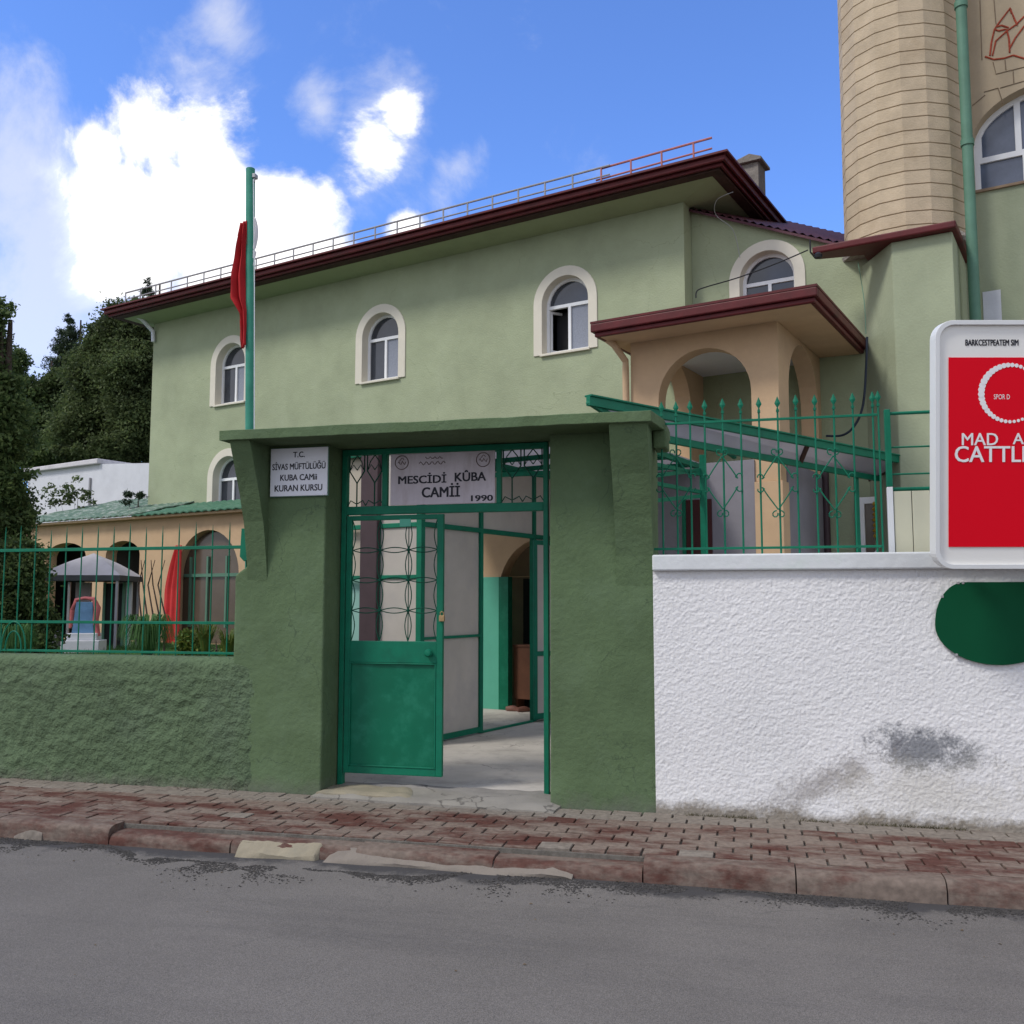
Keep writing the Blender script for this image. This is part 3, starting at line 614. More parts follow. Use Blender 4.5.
MB().tube([(x0+.34*W+.014*k, yt-.001, z0+.90*H+.01*math.cos(k*2.1)) for k in range(12)], .003, 5).build('calligraphy', IK, s2)
# ================================================================== FLAG POLE
fp = onY(250, 425, 7.80); pz = onY(250, 169, 7.80).z
pole = thing('flagpole', 'tall green painted flagpole rising behind the gateway slab', 'flagpole', (fp.x, 7.80, .0))
PT = onY(250.5, 169, 7.80).x; lean = (PT-fp.x)/(pz-fp.z); PX = lambda z: fp.x+lean*(z-fp.z)
MB().tube([(PX(0), 7.8, .0), (PX(3), 7.8, 3.0), (PX(pz), 7.8, pz)], .042, 16).build('pole', 'teal_pale', pole, smooth=True)
MB().box(PT+.035, 7.77, pz-.10, PT+.065, 7.83, pz-.06).tube([(PT+.05, 7.79, pz-.10), (PT+.05, 7.79, pz-.14)], .010, 8).build('pulley', 'metal', pole, bev=.003)
MB().tube([(PT+.05, 7.77, pz-.12), (PX(pz-1.2)+.065, 7.76, pz-1.2), (fp.x+.085, 7.76, 2.4), (fp.x+.05, 7.76, 1.6)], .004, 6).build('halyard', 'signwhite', pole)
fz1, fz0 = onY(243, 222, 7.78).z, onY(243, 346, 7.78).z
def cloth(profile, ztop, zbot, n_z, n_t, fold, pfx):
    mb = MB(); vs = []
    for j in range(n_z+1):
        t = j/n_z; z = ztop+(zbot-ztop)*t; w = profile(t)
        for i in range(n_t+1):
            s = i/n_t
            x = PX(z)-.02-w*s+.008*math.sin(s*21+t*3); y = 7.75+fold*math.sin(s*13+t*2.3)*min(1, w*9)+.02*noise.noise(Vector((s*3, t*6, 1)))
            vs.append((x, y, z-.10*s*(1-s)*math.sin(t*3)-.03*s))
    mb.add(vs, [(j*(n_t+1)+i, j*(n_t+1)+i+1, (j+1)*(n_t+1)+i+1, (j+1)*(n_t+1)+i) for j in range(n_z) for i in range(n_t)])
    return mb
def prf(t):
    if t < .58: return .045+.125*math.sin(t/.58*math.pi/2)**1.2
    return .17-.115*min(1, (t-.58)/.14) - .02*max(0, (t-.75)/.25)
flag = thing('flag', 'limp red flag with white edge hanging down against the green pole', 'flag', (fp.x-.05, 7.76, fz0))
o = cloth(prf, fz1, fz0, 60, 30, .03, fp.x).build('red_field', 'flag', flag, smooth=True); s_ = o.modifiers.new('s', 'SOLIDIFY'); s_.thickness = .004
mb = MB(); vs = []
za, zb_ = onY(255, 218, 7.8).z, onY(255, 268, 7.8).z
for j in range(21):
    t = j/20; w = .052*math.sin(math.pi*min(1, t*1.3+.12))**.6 if t < .7 else .036*(1-t)/.3
    for i in range(5): vs.append((PX(za+(zb_-za)*t)+.03+w*i/4, 7.79+.012*math.sin(i*1.6+t*4), za+(zb_-za)*t))
mb.add(vs, [(j*5+i, j*5+i+1, (j+1)*5+i+1, (j+1)*5+i) for j in range(20) for i in range(4)])
o = mb.build('white_crescent_fold', 'flagwhite', flag, smooth=True); s_ = o.modifiers.new('s', 'SOLIDIFY'); s_.thickness = .004
# ================================================================== FENCES
fz = lambda py, Y=7.30: onY(120, py, Y).z
lfz = thing('garden_fence', 'green railing of thin spiked bars on the low green wall', 'fence', (-8, 7.30, 1.07))
XF0, XF1 = -12.6, -4.10
for (z, r_) in ((2.0, .014), (1.355, .012), (1.10, .010)):
    MB().box(XF0, 7.30-r_, z-r_, XF1, 7.30+r_, z+r_).build('rail', 'teal', lfz, bev=.002)
bar0 = None; x = XF1-.05; k = 0
while x > XF0:
    if bar0 is None:
        bb = MB().tube([(x, 7.30, 1.06), (x, 7.30, 2.12), (x, 7.30, 2.21)], [.0062, .0062, .001], 8)
        bar0 = bb.build('bar', 'teal', lfz, smooth=True); xb0 = x
    else:
        o = bar0.copy(); COL.objects.link(o); o.parent = lfz; o.location = (x-xb0, 0, random.uniform(-.03, .02)); o.rotation_euler = (0, random.uniform(-.008, .008), 0) if False else (0, 0, 0)
    x -= .163; k += 1
for cx_px in (14, ):
    c = onY(cx_px, 655, 7.30)
    for sx in (0, -2.1, -4.2):
        mb = MB()
        for rr in (.13, .085):
            mb.tube([(c.x+sx+rr*math.cos(a/14*math.pi), 7.285, 1.11+2.1*rr*math.sin(a/14*math.pi)*.9) for a in range(15)], .007, 6)
        mb.build('arch_scroll', 'teal', lfz, smooth=True)
# green bracket plate at the pillar
a = onY(246, 545, 7.30)
MB().slab([[(a.x-.03, a.z+.14), (a.x+.05, a.z+.14), (a.x+.05, a.z-.12), (a.x-.0, a.z-.14), (a.x-.04, a.z-.10)]], 7.27, 7.285, XZ).build('end_plate', 'teal', lfz, bev=.002)
# right fence
rf = thing('spear_fence', 'green spear-topped iron fence on the white wall beside the gateway', 'fence', (.35, 7.27, 1.885))
YF = 7.27; za, zb_ = 1.935, 2.895; xa, xb = onY(652, 500, YF).x, onY(880, 500, YF).x
for z in (za, zb_): MB().box(xa, YF-.009, z-.009, xb, YF+.009, z+.009).build('rail', 'teal', rf, bev=.002)
MB().box(onY(646, 500, YF).x, YF-.03, 1.886, onY(653, 500, YF).x, YF+.03, 2.80).build('end_post', 'teal', rf, bev=.003)
sp0 = None
for p in (661.5, 676, 690, 704.6, 722.6, 740.7, 759, 777.7, 796, 815, 834, 853, 873, 878.5):
    x = onY(p, 420, YF).x
    if sp0 is None:
        mb = MB().tube([(x, YF, 1.886), (x, YF, 2.985)], .0075, 8).box(x-.011, YF-.011, 2.955, x+.011, YF+.011, 2.972)
        mb.add([(x, YF, 3.075), (x-.022, YF, 3.02), (x, YF, 2.98), (x+.022, YF, 3.02), (x, YF-.007, 3.02), (x, YF+.007, 3.02)],
               [(0,1,4),(1,2,4),(2,3,4),(3,0,4),(1,0,5),(2,1,5),(3,2,5),(0,3,5)])
        sp0 = mb.build('spear_bar', 'teal', rf); xs = x
    else:
        o = sp0.copy(); COL.objects.link(o); o.parent = rf; o.location = (x-xs, 0, random.uniform(-.006, .004))
for p in (676, 722.6, 777.7, 834):
    c = onY(p, 483, YF); mb = MB(); hw, hh = .125, .20; y = YF-.012
    for sx in (-1, 1):
        mb.tube([(c.x, y, c.z+hh), (c.x+sx*hw*.55, y, c.z+hh*.5), (c.x+sx*hw*.9, y, c.z+.03), (c.x+sx*(hw*.9-.02), y, c.z+.045)], .005, 6)
        mb.tube([(c.x, y, c.z-hh), (c.x+sx*hw*.55, y, c.z-hh*.5), (c.x+sx*hw*.9, y, c.z-.03), (c.x+sx*(hw*.9-.02), y, c.z-.045)], .005, 6)
        for sz in (-1, 1):
            mb.tube([(c.x+sx*(.012+.024*math.sin(t*.7)+.012*t*.2), y, c.z+sz*(hh+.02-.024*math.cos(t*.7)+.01)) for t in range(8)], .005, 6)
            mb.tube([(c.x+sx*(hw-.02*math.cos(t*.6)), y, c.z+sz*(.05+.018*math.sin(t*.6))) for t in range(7)], .005, 6)
    mb.build('scroll_ornament', 'teal', rf, smooth=True)
# stair railing and cream panel behind the wall
Yp = 7.62
x0 = onY(887, 500, Yp).x; x1 = onY(893, 500, Yp).x; x2 = x1+1.9
zt, zc = onY(890, 411, Yp).z, onY(890, 487, Yp).z
sr = thing('stair_railing', 'green tube railing above cream boards beside the light box', 'railing', (x0+.03, Yp, 0))
MB().box(x0, Yp-.025, zc, x1, Yp+.025, zt+.01).build('post', 'teal', sr, bev=.004); MB().box(x2, Yp-.025, zc, x2+.04, Yp+.025, zt+.01).build('post', 'teal', sr, bev=.004)
MB().box(x0+.001, Yp-.024, .1, x1-.001, Yp+.024, zc-.001).build('lower_post', 'pvc', sr, bev=.003)
for py, r_ in ((413, .013), (447, .007), (474, .007), (489, .014)):
    z = onY(905, py, Yp).z
    MB().tube([(x1-.005, Yp, z), (x2+.01, Yp, z)], r_, 10).build('rail', 'teal', sr, smooth=True)
cp = thing('cream_panel', 'cream boarded panel under the green stair railing', 'panel', ((x1+x2)/2, Yp, 0))
xx = x1+.004
while xx < x2-.05:
    w = (onY(912, 500, Yp).x-x1)-.004
    MB().box(xx, Yp-.012, .05, xx+w-.006, Yp+.012, zc-.035).build('board', 'cream', cp, bev=.002); xx += w
MB().box(x1+.002, Yp+.0125, .05, x2, Yp+.03, zc-.04).build('backing', 'metal', cp)
# ================================================================== LIGHT BOX
def rrect(x0, z0, x1, z1, r, n=8):
    P = []
    for cx, cz, a0 in ((x1-r, z1-r, 0), (x0+r, z1-r, 90), (x0+r, z0+r, 180), (x1-r, z0+r, 270)):
        P += [(cx+r*math.cos(R(a0+90*k/n)), cz+r*math.sin(R(a0+90*k/n))) for k in range(n+1)]
    return P
YB = 0.0
LP0 = onY(932, 320, 6.50)
LBF = Matrix.Translation(LP0) @ (CR @ Matrix(((1, 0, 0), (0, 0, 1), (0, -1, 0))).transposed()).to_4x4() if False else None
_r, _u, _b = CR @ Vector((1, 0, 0)), CR @ Vector((0, 1, 0)), CR @ Vector((0, 0, -1))
LBF = Matrix(((_r.x, _b.x, _u.x, LP0.x), (_r.y, _b.y, _u.y, LP0.y), (_r.z, _b.z, _u.z, LP0.z), (0, 0, 0, 1)))
KX = (LP0-EYE).dot(_b)/FPX          # metres per pixel in the plane of the box, which leans a little towards the street
class _P:
    def __init__(s, x, z): s.x, s.z = x, z
p = lambda px, py: _P((px-932)*KX, (320-py)*KX)
X0, Z1, Z0 = .022, 0, p(932, 569).z
XW = 1.24; X1 = X0+XW
lb = thing('light_box', 'white rounded advertising light box with red poster on the white wall', 'sign', (XW/2, .05, Z0), LBF)
MB().slab([rrect(X0, Z0, X1, Z1, .12), rrect(X0+.030, Z0+.030, X1-.030, Z1-.030, .095)], YB, .085, XZ).build('casing', 'boxwhite', lb, bev=.010)
MB().slab([rrect(X0+.029, Z0+.029, X1-.029, Z1-.029, .095)], YB+.022, YB+.05, XZ).build('face', 'boxface', lb)
for bx in (.2, XW-.2): MB().box(bx, .086, Z0+.2, bx+.05, .30, Z0+.25).build('mounting_bracket', 'metal', lb)
rx0 = p(950, 0).x; rz1 = p(0, 357).z; rz0 = p(0, 547).z; rx1 = X1-(rx0-X0)
post = MB().box(rx0, YB+.016, rz0, rx1, YB+.0215, rz1).build('poster', 'red', lb)
yt = YB+.0145
c = p(1012, 393); rr = 29*KX
mb = MB()
for k in range(34):
    ang = R(35+k*285/33); t = k/33
    rad = rr*(1-.02*math.sin(t*9)); w = .011+.013*math.sin(math.pi*min(1, t*1.1))**2
    ctr = Vector((c.x+rad*math.cos(ang), yt, c.z+rad*math.sin(ang)))
    mb.slab([[(ctr.x+w*.95*math.cos(q*.785), ctr.z+w*.95*math.sin(q*.785)) for q in range(8)]], yt-.0005*(k % 3), yt+.001, XZ)
mb.build('ring_emblem', 'white', post)
def ptext(body, xa, xb, ya, yb, m='white', off=.0):
    A = p(xa, ya); B = p(xb, yb); text(body, abs(B.x-A.x), abs(A.z-B.z), ((A.x+B.x)/2, (A.z+B.z)/2, yt), XZ, m, post, off=off)
ptext('SPOR D', 995, 1011, 394, 399)
ptext('MAD', 963, 999, 433, 445, off=.012)
ptext('ADA', 1014, 1048, 433, 444, off=.012)
ptext('CATTLI', 956, 1026, 446, 462, off=.014)
A = p(967, 339); B = p(1020, 345)
text('BARKCESTPEATEM SIM', abs(B.x-A.x), abs(A.z-B.z), ((A.x+B.x)/2, (A.z+B.z)/2, YB+.0205), XZ, 'ink', lb, off=.03)
# oval plate
Yo = 7.135; p_ = lambda px, py: onY(px, py, Yo)
l = p_(935, 622).x; tz = p_(985, 582).z; bz = p_(985, 665).z; r_ = l+.78; cx = (l+r_)/2
pts = [(l+.17, tz)]
H = tz-bz
for k in range(0, 33):
    a = math.pi*.5+math.pi*1.0*k/32 if False else None
P = []
for k in range(13):      # left shoulder from top to leftmost
    a = R(90+90*k/12); P.append((l+.20+.20*math.cos(a), tz-.30+.30*math.sin(a)))
for k in range(1, 25):   # bottom belly
    a = R(180+180*k/24); P.append(((l+r_)/2+(r_-l)/2*math.cos(a), tz-.30+(H-.30)*math.sin(a)))
for k in range(1, 13):
    a = R(0+90*k/12); P.append((r_-.20+.20*math.cos(a), tz-.30+.30*math.sin(a)))
ov = thing('oval_plate', 'dark green flat-topped oval metal plate hung on the white wall', 'plate', (cx, Yo, bz))
MB().slab([P], Yo, Yo+.006, XZ).build('plate', 'ovalgreen', ov, bev=.002)
mb = MB()
for (qx, qz) in ((l+.16, tz-.006), (l+.19, tz-.006), (l+.055, tz-.10), (l+.13, tz-.50), (r_-.12, tz-.006)):
    mb.box(qx-.008, Yo-.004, qz-.008, qx+.008, Yo+.03, qz+.01)
mb.build('clip', 'metal', ov, bev=.002)
# ================================================================== MOSQUE BUILDING (frame B)
U = lambda px, v, py=300: onV(px, py, v).x
UL = U(155, 0); ZW = 7.78; UR = 0.0; DEPTH = 9.0
mq = thing('mosque_building', 'two-storey pale green mosque hall with arched windows and dark red eaves', 'building', (UL/2, 2, 0), BF)
TR = .15
wins = []   # (centre u, z0, z1, width)
for (pl, pr_, pt, pb) in ((212, 248, 335, 403), (356, 405, 308, 382), (534, 598, 265, 350)):
    ua, ub = U(pl, 0, pb), U(pr_, 0, pb); pc = (pl+pr_)/2
    wins.append(((ua+ub)/2, onV(pc, pb, 0).z, onV(pc, pt, 0).z, ub-ua))
print('WINS', wins)
zz0 = sum(w[1] for w in wins)/3; zz1 = sum(w[2] for w in wins)/3; ww = 1.15
low = onV(228, 449, 0).z
WL = [(w[0], zz0, zz1, ww) for w in wins]
WLow = [(wins[0][0], low-(zz1-zz0)-.15, low, ww), (wins[1][0], low-(zz1-zz0)-.15, low, ww)]
def arch_window(parent, vf, cx, z0, z1, w, mode='plain', label=None):
    outer = arch(cx, z0, z1, w); inner = arch(cx, z0+.001, z1-TR, w-2*TR)
    wn = MB().slab([arch(cx, z0-.01, z1+.01, w+.02)+[], inner], vf-.022, vf+.225, XZ).build('window', 'trim', parent, bev=.006)
    if label: wn['label'] = label
    wi = w-2*TR; zi1 = z1-TR; fr = .05; zs = zi1-wi/2-.02   # transom height
    hl = rect(cx-wi/2+fr, z0+.07, cx-fr/2, zs-fr*.6); hr = rect(cx+fr/2, z0+.07, cx+wi/2-fr, zs-fr*.6)
    n = 14; rr = wi/2-fr
    ht = [(cx-rr, zs+fr*.5), (cx+rr, zs+fr*.5)]+[(cx+rr*math.cos(math.pi*k/n), zi1-wi/2+rr*math.sin(math.pi*k/n)) for k in range(n+1)]
    f = MB().slab([arch(cx, z0+.005, zi1+.01, wi+.02), hl, hr, ht], vf+.15, vf+.21, XZ).build('window_frame', 'pvc', wn, bev=.004)
    MB().slab([ht], vf+.180, vf+.186, XZ).build('pane', 'glass', wn)
    if mode == 'open':
        MB().slab([hr], vf+.180, vf+.186, XZ).build('pane', 'glass_lt', wn)
        MB().slab([hl], vf+.40, vf+.41, XZ).build('dark_room', 'dark', wn)
        # leaf swung inwards
        x_, w_ = cx-wi/2+fr, wi/2-fr*1.5; lf = MB(); y0_ = vf+.20
        q = Matrix.Rotation(R(62), 3, 'Z')
        def tr(a, b, c): v = q @ Vector((a, c, 0)); return (x_+v.x, y0_+v.y, b)
        lf.slab([rect(0, z0+.08, w_, zs-fr*.7), rect(.035, z0+.12, w_-.035, zs-fr*.7-.04)], 0, .03, tr)
        lf.build('open_leaf', 'pvc', wn)
    else:
        MB().slab([hl], vf+.180, vf+.186, XZ).build('pane', 'glass', wn)
        MB().slab([hr], vf+.180, vf+.186, XZ).build('pane', 'glass_lt' if mode == 'half' else 'glass', wn)
    MB().box(cx-w/2+TR-.03, vf-.05, z0-.035, cx+w/2-TR+.03, vf+.15, z0+.004).build('sill', 'trim', wn, bev=.005)
    return wn
holes = [arch(c, z0, z1-.02, w-.06) for c, z0, z1, w in WL+WLow]
mb = MB().slab([rect(UL, -.1, UR, ZW)]+holes, 0, .30, XZ)
mb.box(UL, .302, -.1, UL+.3, DEPTH, ZW); mb.box(UR-.3, .302, -.1, UR, DEPTH, ZW); mb.box(UL+.302, DEPTH-.3, -.1, UR-.302, DEPTH, ZW)
mb.build('wall', 'facade', mq)
MB().box(UL+.31, 1.2, 0, UR-.31, 1.3, ZW).build('inner_partition', 'dark', mq)
arch_window(mq, 0, *WL[0], 'half'); arch_window(mq, 0, *WL[1], 'half'); arch_window(mq, 0, *WL[2], 'open', 'arched window with its left leaf swung open')
for q in WLow: arch_window(mq, 0, *q, 'plain')
# eaves: soffit (sloping plaster cove), gutter fascia, hip roof
OV = .80; a = onV(725, 155, -OV); zf1 = a.z; b = onV(105, 308, -OV)
print('EAVE', a, b)
zf1 = (a.z+b.z)/2+.02; UE0, UE1 = b.x-.05, a.x
VE0, VE1 = -OV, DEPTH+OV
def ring_fascia(x0, y0, x1, y1, z0, z1, t):
    mb = MB(); mb.slab([rect(x0, y0, x1, y1), rect(x0+t, y0+t, x1-t, y1-t)], z0, z1, XY); return mb
rf_ = MB()
zr = zf1+2.1; um0, um1 = UE0+4.6, UE1-4.6; vm = (VE0+VE1)/2
E = .05
rf_.add([(UE0-E, VE0-E, zf1), (UE1+E, VE0-E, zf1), (UE1+E, VE1+E, zf1), (UE0-E, VE1+E, zf1), (um0, vm, zr), (um1, vm, zr),
         (UE0-E, VE0-E, zf1-.03), (UE1+E, VE0-E, zf1-.03), (UE1+E, VE1+E, zf1-.03), (UE0-E, VE1+E, zf1-.03)],
        [(0,1,5,4), (1,2,5), (2,3,4,5), (3,0,4), (6,9,8,7), (0,6,7,1), (1,7,8,2), (2,8,9,3), (3,9,6,0)])
roof = rf_.build('roof', 'redroof', mq)
ring_fascia(UE0, VE0, UE1, VE1, zf1-.12, zf1-.032, .05).build('gutter', 'redroof', roof, bev=.02)
ring_fascia(UE0+.07, VE0+.07, UE1-.07, VE1-.07, zf1-.165, zf1-.08, .04).build('fascia_board', 'redroof', roof, bev=.008)
ring_fascia(UE0+.13, VE0+.13, UE1-.13, VE1-.13, zf1-.185, zf1-.15, .16).build('eave_timber', 'under', roof)
so = MB(); zs1 = zf1-.17; zs0 = (onV(690, 206, 0).z+onV(157, 320, 0).z)/2; print('SOF', zs0, zf1, onV(690, 206, 0).z, onV(157, 320, 0).z)
def cove(x0, y0, x1, y1, ix0, iy0, ix1, iy1):
    so.add([(x0,y0,zs1),(x1,y0,zs1),(x1,y1,zs1),(x0,y1,zs1),(ix0,iy0,zs0),(ix1,iy0,zs0),(ix1,iy1,zs0),(ix0,iy1,zs0)],
       [(0,1,5,4),(1,2,6,5),(2,3,7,6),(3,0,4,7)])
cove(UE0+.22, VE0+.22, UE1-.22, VE1-.22, UL-.003, -.003, UR+.003, DEPTH+.003)
so.build('soffit', 'soffit', roof)
# snow guard railing along the front eave
sg_ = MB(); ra = VE0+.28
th = thing('roof_railing', 'thin grey and red tube railing along the front edge of the red roof', 'railing', (UL/2, ra, zf1+.05), BF)
hg = .30; ust = UE0+.35; uen = U(712, ra, 150)
xm = U(601, ra, 180)
MB().tube([(ust, ra, zf1+.08+hg), (xm+.15, ra, zf1+.08+hg)], 0.017, 6).tube([(ust, ra, zf1+.08+hg*.52), (xm+.15, ra, zf1+.08+hg*.52)], .013, 6).build('rail', 'metal', th)
MB().tube([(xm, ra+.03, zf1+.08+hg), (uen, ra, zf1+.09+hg)], .017, 6).tube([(xm-.1, ra+.03, zf1+.06+hg*.5), (uen, ra, zf1+.08+hg*.5)], .014, 6).build('rail', 'rust', th)
x = ust; k = 0
while x < uen:
    o = MB().tube([(x, ra, zf1+.02), (x, ra, zf1+.08+hg)], .015, 6).tube([(x+.25, ra-.02, zf1+.02), (x+.25, ra-.02, zf1+.11), (x+.30, ra-.02, zf1+.13)], .008, 6).build('post', 'metal' if x < xm else 'rust', th)
    x += .50
# chimney
ch = onV(751, 190, 2.6)
cm = MB().box(ch.x-.2, 2.4, zf1, ch.x+.2, 2.8, onV(751, 168, 2.6).z).build('chimney', 'chim', mq, bev=.01)
zc_ = onV(751, 168, 2.6).z
MB().slab([[(ch.x-.27, zc_+.001), (ch.x+.27, zc_+.001), (ch.x+.27, zc_+.05), (ch.x+.06, zc_+.14), (ch.x-.27, zc_+.05)]], 2.33, 2.87, XZ).build('chimney_cap', 'chim', cm, bev=.008)
# downpipe stub at left corner
a = onV(141, 325, -.25)
MB().tube([(UL-.10, -.45, a.z+.18), (UL-.02, -.3, a.z+.10), (UL+.05, -.06, a.z-.12), (UL+.06, -.05, a.z-.35)], .045, 10).build('downpipe', 'signwhite', mq, smooth=True)
# wing wall with sloping top
VWG = .32
w0 = onV(694, 211, VWG); w1 = onV(846, 246, VWG); uw1 = U(862, VWG)
WZ0, WZ1 = w0.z, w1.z
wc = (U(730, VWG, 280)+U(805, VWG, 280))/2; wz1 = onV(767, 241, VWG).z
WW = (wc, wz1-1.38, wz1, U(805, VWG, 280)-U(730, VWG, 280))
slope = (WZ1-WZ0)/(w1.x-w0.x)
top = [(0.003, -.1), (uw1+.6, -.1), (uw1+.6, WZ0+slope*(uw1+.6)), (0.003, WZ0)]
wg = MB().slab([top, arch(WW[0], WW[1], WW[2]-.02, WW[3]-.06)], VWG, VWG+.3, XZ).build('wing_wall', 'facade', mq)
arch_window(mq, VWG, *WW, 'plain', 'arched window of the side wing half hidden behind the porch roof')
mb = MB(); NS = 26
for k in range(NS):          # tile roof rising behind the wing wall
    t0, t1 = k/NS, (k+1)/NS; e = .004
    ua, ub = .003+(uw1+.6)*t0, .003+(uw1+.6)*t1
    za_, zb2 = WZ0+slope*(uw1+.6)*t0, WZ0+slope*(uw1+.6)*t1
    um = (ua+ub)/2; zm_ = (za_+zb2)/2
    mb.add([(ua, VWG-.10, za_+.01), (um, VWG-.10, zm_+.045), (ub, VWG-.10, zb2+.01), (ua, 3.2, za_+1.0), (um, 3.2, zm_+1.035), (ub, 3.2, zb2+1.0)], [(0,1,4,3), (1,2,5,4)])
mb.add([(.003, VWG-.10, WZ0-.03), (uw1+.6, VWG-.10, WZ0+slope*(uw1+.6)-.03), (uw1+.6, VWG-.10, WZ0+slope*(uw1+.6)+.01), (.003, VWG-.10, WZ0+.01),
        (.003, 3.2, WZ0+.96), (uw1+.6, 3.2, WZ0+slope*(uw1+.6)+.96)], [(0,1,2,3), (0,4,5,1)])
mb.build('wing_roof', 'redtile', mq)
# ---------------- porch
VP = -1.80
uc = U(779, VP, 400); ul = U(631, VP, 400); zt_ = onV(779, 316, VP).z; ZF = 3.0
at = onV(705, 348, VP).z
c0 = (U(659, VP, 430)+U(752, VP, 430))/2; wA = U(752, VP, 430)-U(659, VP, 430)
por = MB().slab([rect(ul, ZF, uc, zt_), arch(c0, ZF+.25, at, wA)], VP, VP+.24, XZ).build('porch', 'peach', mq, bev=.004)
va = onU(789, 400, uc).y; vb = onU(818, 400, uc).y; ats = onU(803, 347, uc).z
def sidewall(x0, x1, nm):
    return MB().slab([rect(VP+.242, ZF, VWG-.002, zt_-.001), arch((va+vb)/2, ZF+.25, ats, vb-va)], x0, x1, YZ).build(nm, 'peach', por, bev=.004)
sidewall(uc-.24, uc-.001, 'side_arch'); va, vb = va-.05, min(vb, -.22); sidewall(ul+.001, ul+.24, 'side_arch')
MB().box(ul+.24, VP+.24, zt_-.12, uc-.24, VWG-.01, zt_-.02).build('ceiling', 'signwhite', por)
MB().box(ul+.24, VP+.24, ZF, uc-.24, -.003, ZF+.12).build('floor', 'concrete', por)
OP = .65; zp1 = onV(820, 281, VP-OP).z; zp0 = zt_
pe0, pe1 = U(590, VP-OP, 318), uc+OP
print('PORCH', uc, ul, zt_, zp1, onV(590, 318, VP-OP).z, pe1, va, vb)
pr_ = MB(); vt = VWG-.01
pr_.add([(pe0,VP-OP,zp1-.02),(pe1,VP-OP,zp1-.02),(pe1,vt,zp1-.02),(pe0,-.01,zp1-.02),(c0-.3,-.01,zp1+.16),(c0+.5,vt,zp1+.16),
         (pe0,VP-OP,zp1-.05),(pe1,VP-OP,zp1-.05),(pe1,vt,zp1-.05),(pe0,-.01,zp1-.05)],
        [(0,1,5,4),(1,2,5),(3,0,4),(0,6,7,1),(1,7,8,2),(0,3,9,6),(6,9,8,7)])
prf_ = pr_.build('porch_roof', 'redroof', por)
gt = MB()
gt.box(pe0, VP-OP, zp1-.16, pe1, VP-OP+.06, zp1-.052).box(pe1-.06, VP-OP+.061, zp1-.16, pe1, vt, zp1-.052).box(pe0, VP-OP+.061, zp1-.16, pe0+.06, -.01, zp1-.052)
gt.box(pe0+.04, VP-OP+.04, zp1-.22, pe1-.04, VP-OP+.10, zp1-.161).box(pe1-.10, VP-OP+.101, zp1-.22, pe1-.04, vt, zp1-.161).box(pe0+.04, VP-OP+.101, zp1-.22, pe0+.10, -.01, zp1-.161)
gt.build('porch_gutter', 'redroof', por, bev=.015)
zq = zp1-.215
sf = MB(); sf.add([(pe0+.1,VP-OP+.1,zq),(pe1-.1,VP-OP+.1,zq),(pe1-.1,vt,zq),(pe0+.1,-.01,zq),(ul-.003,VP-.003,zt_-.06),(uc+.003,VP-.003,zt_-.06),(uc+.003,vt,zt_-.06),(ul-.003,-.01,zt_-.06)],
        [(0,1,5,4),(1,2,6,5),(3,0,4,7)])
sf.build('porch_soffit', 'peach', por)
a = onV(607, 336, VP-.3); b = onV(632, 360, VP-.06); c = onV(632, 450, VP-.06)
MB().tube([(a.x, VP-.35, a.z+.08), (a.x, VP-.33, a.z-.05), (a.x+.08, VP-.26, a.z-.12), (ul-.05, VP-.05, b.z), (ul-.05, VP-.05, b.z-.12), (ul-.05, VP-.05, 1.2)], .045, 12).build('porch_downpipe', 'peach', por, smooth=True)
# lower storey of the porch
lp = MB().box(ul, VP-.025, 0, uc-.32, VP+.2, 3.28).box(uc-.24, VP+.245, 0, uc+.02, VWG-.01, 3.28)
low_ = lp.build('lower_wall', 'lilac_wall', por)
MB().box(uc-.319, VP-.04, 0, uc+.03, VP+.241, ZF-.005).build('corner_column', 'peach', por, bev=.006)
# band of cream at foot of upper wall
a = onV(757, 520, VP-.06)
# ground-floor entrance wall left of the porch: turquoise dado, peach arch, dark doorway
ue0 = U(478, VP, 640); ue1 = ul; uA = U(499, VP, 640); wd = 1.9; ztq = onV(490, 577, VP).z; zar = onV(527, 538, VP).z
ent = thing('entrance_wall', 'peach arched entrance wall with turquoise dado behind the gate', 'wall', (ue0, VP, 0), BF)
MB().slab([rect(ue0-1.2, ztq, ue1-.002, 3.25), arch(uA+.75, ztq-.001, zar, 1.5)], VP, VP+.22, XZ).build('peach_arch', 'peach', ent, bev=.004)
MB().box(ue0-1.2, VP-.006, .01, uA-.001, VP+.22, ztq-.001).box(uA+1.5, VP-.006, .01, ue1-.002, VP+.22, ztq-.001).build('turquoise_dado', 'turq', ent, bev=.004)
MB().box(uA, VP-.012, .01, uA+.16, VP+.10, ztq).build('dark_green_jamb', 'teal_dk', ent, bev=.004)
MB().box(uA-.3, VP+.55, 0.0, uA+1.9, VP+.6, 3.2).build('inner_wall', mat('tan_inner', (.20, .15, .10), .9), ent)
MB().box(uA+.162, VP+.40, .0, uA+.75, VP+.46, ztq-.02).build('dark_doorway', 'dark', ent)
a = onV(516, 646, VP+.3)
cb = thing('shoe_cabinet', 'brown wooden cabinet standing in the dark doorway', 'cabinet', (a.x, VP+.25, 0), BF)
MB().box(uA+.17, VP+.12, .16, uA+.62, VP+.36, a.z).build('cabinet_body', 'wood', cb, bev=.006)
MB().box(uA+.16, VP+.11, a.z+.001, uA+.63, VP+.37, a.z+.03).box(uA+.19, VP+.14, .014, uA+.22, VP+.34, .16).box(uA+.57, VP+.14, .014, uA+.60, VP+.34, .16).build('cabinet_top_and_legs', 'wood', cb, bev=.003)
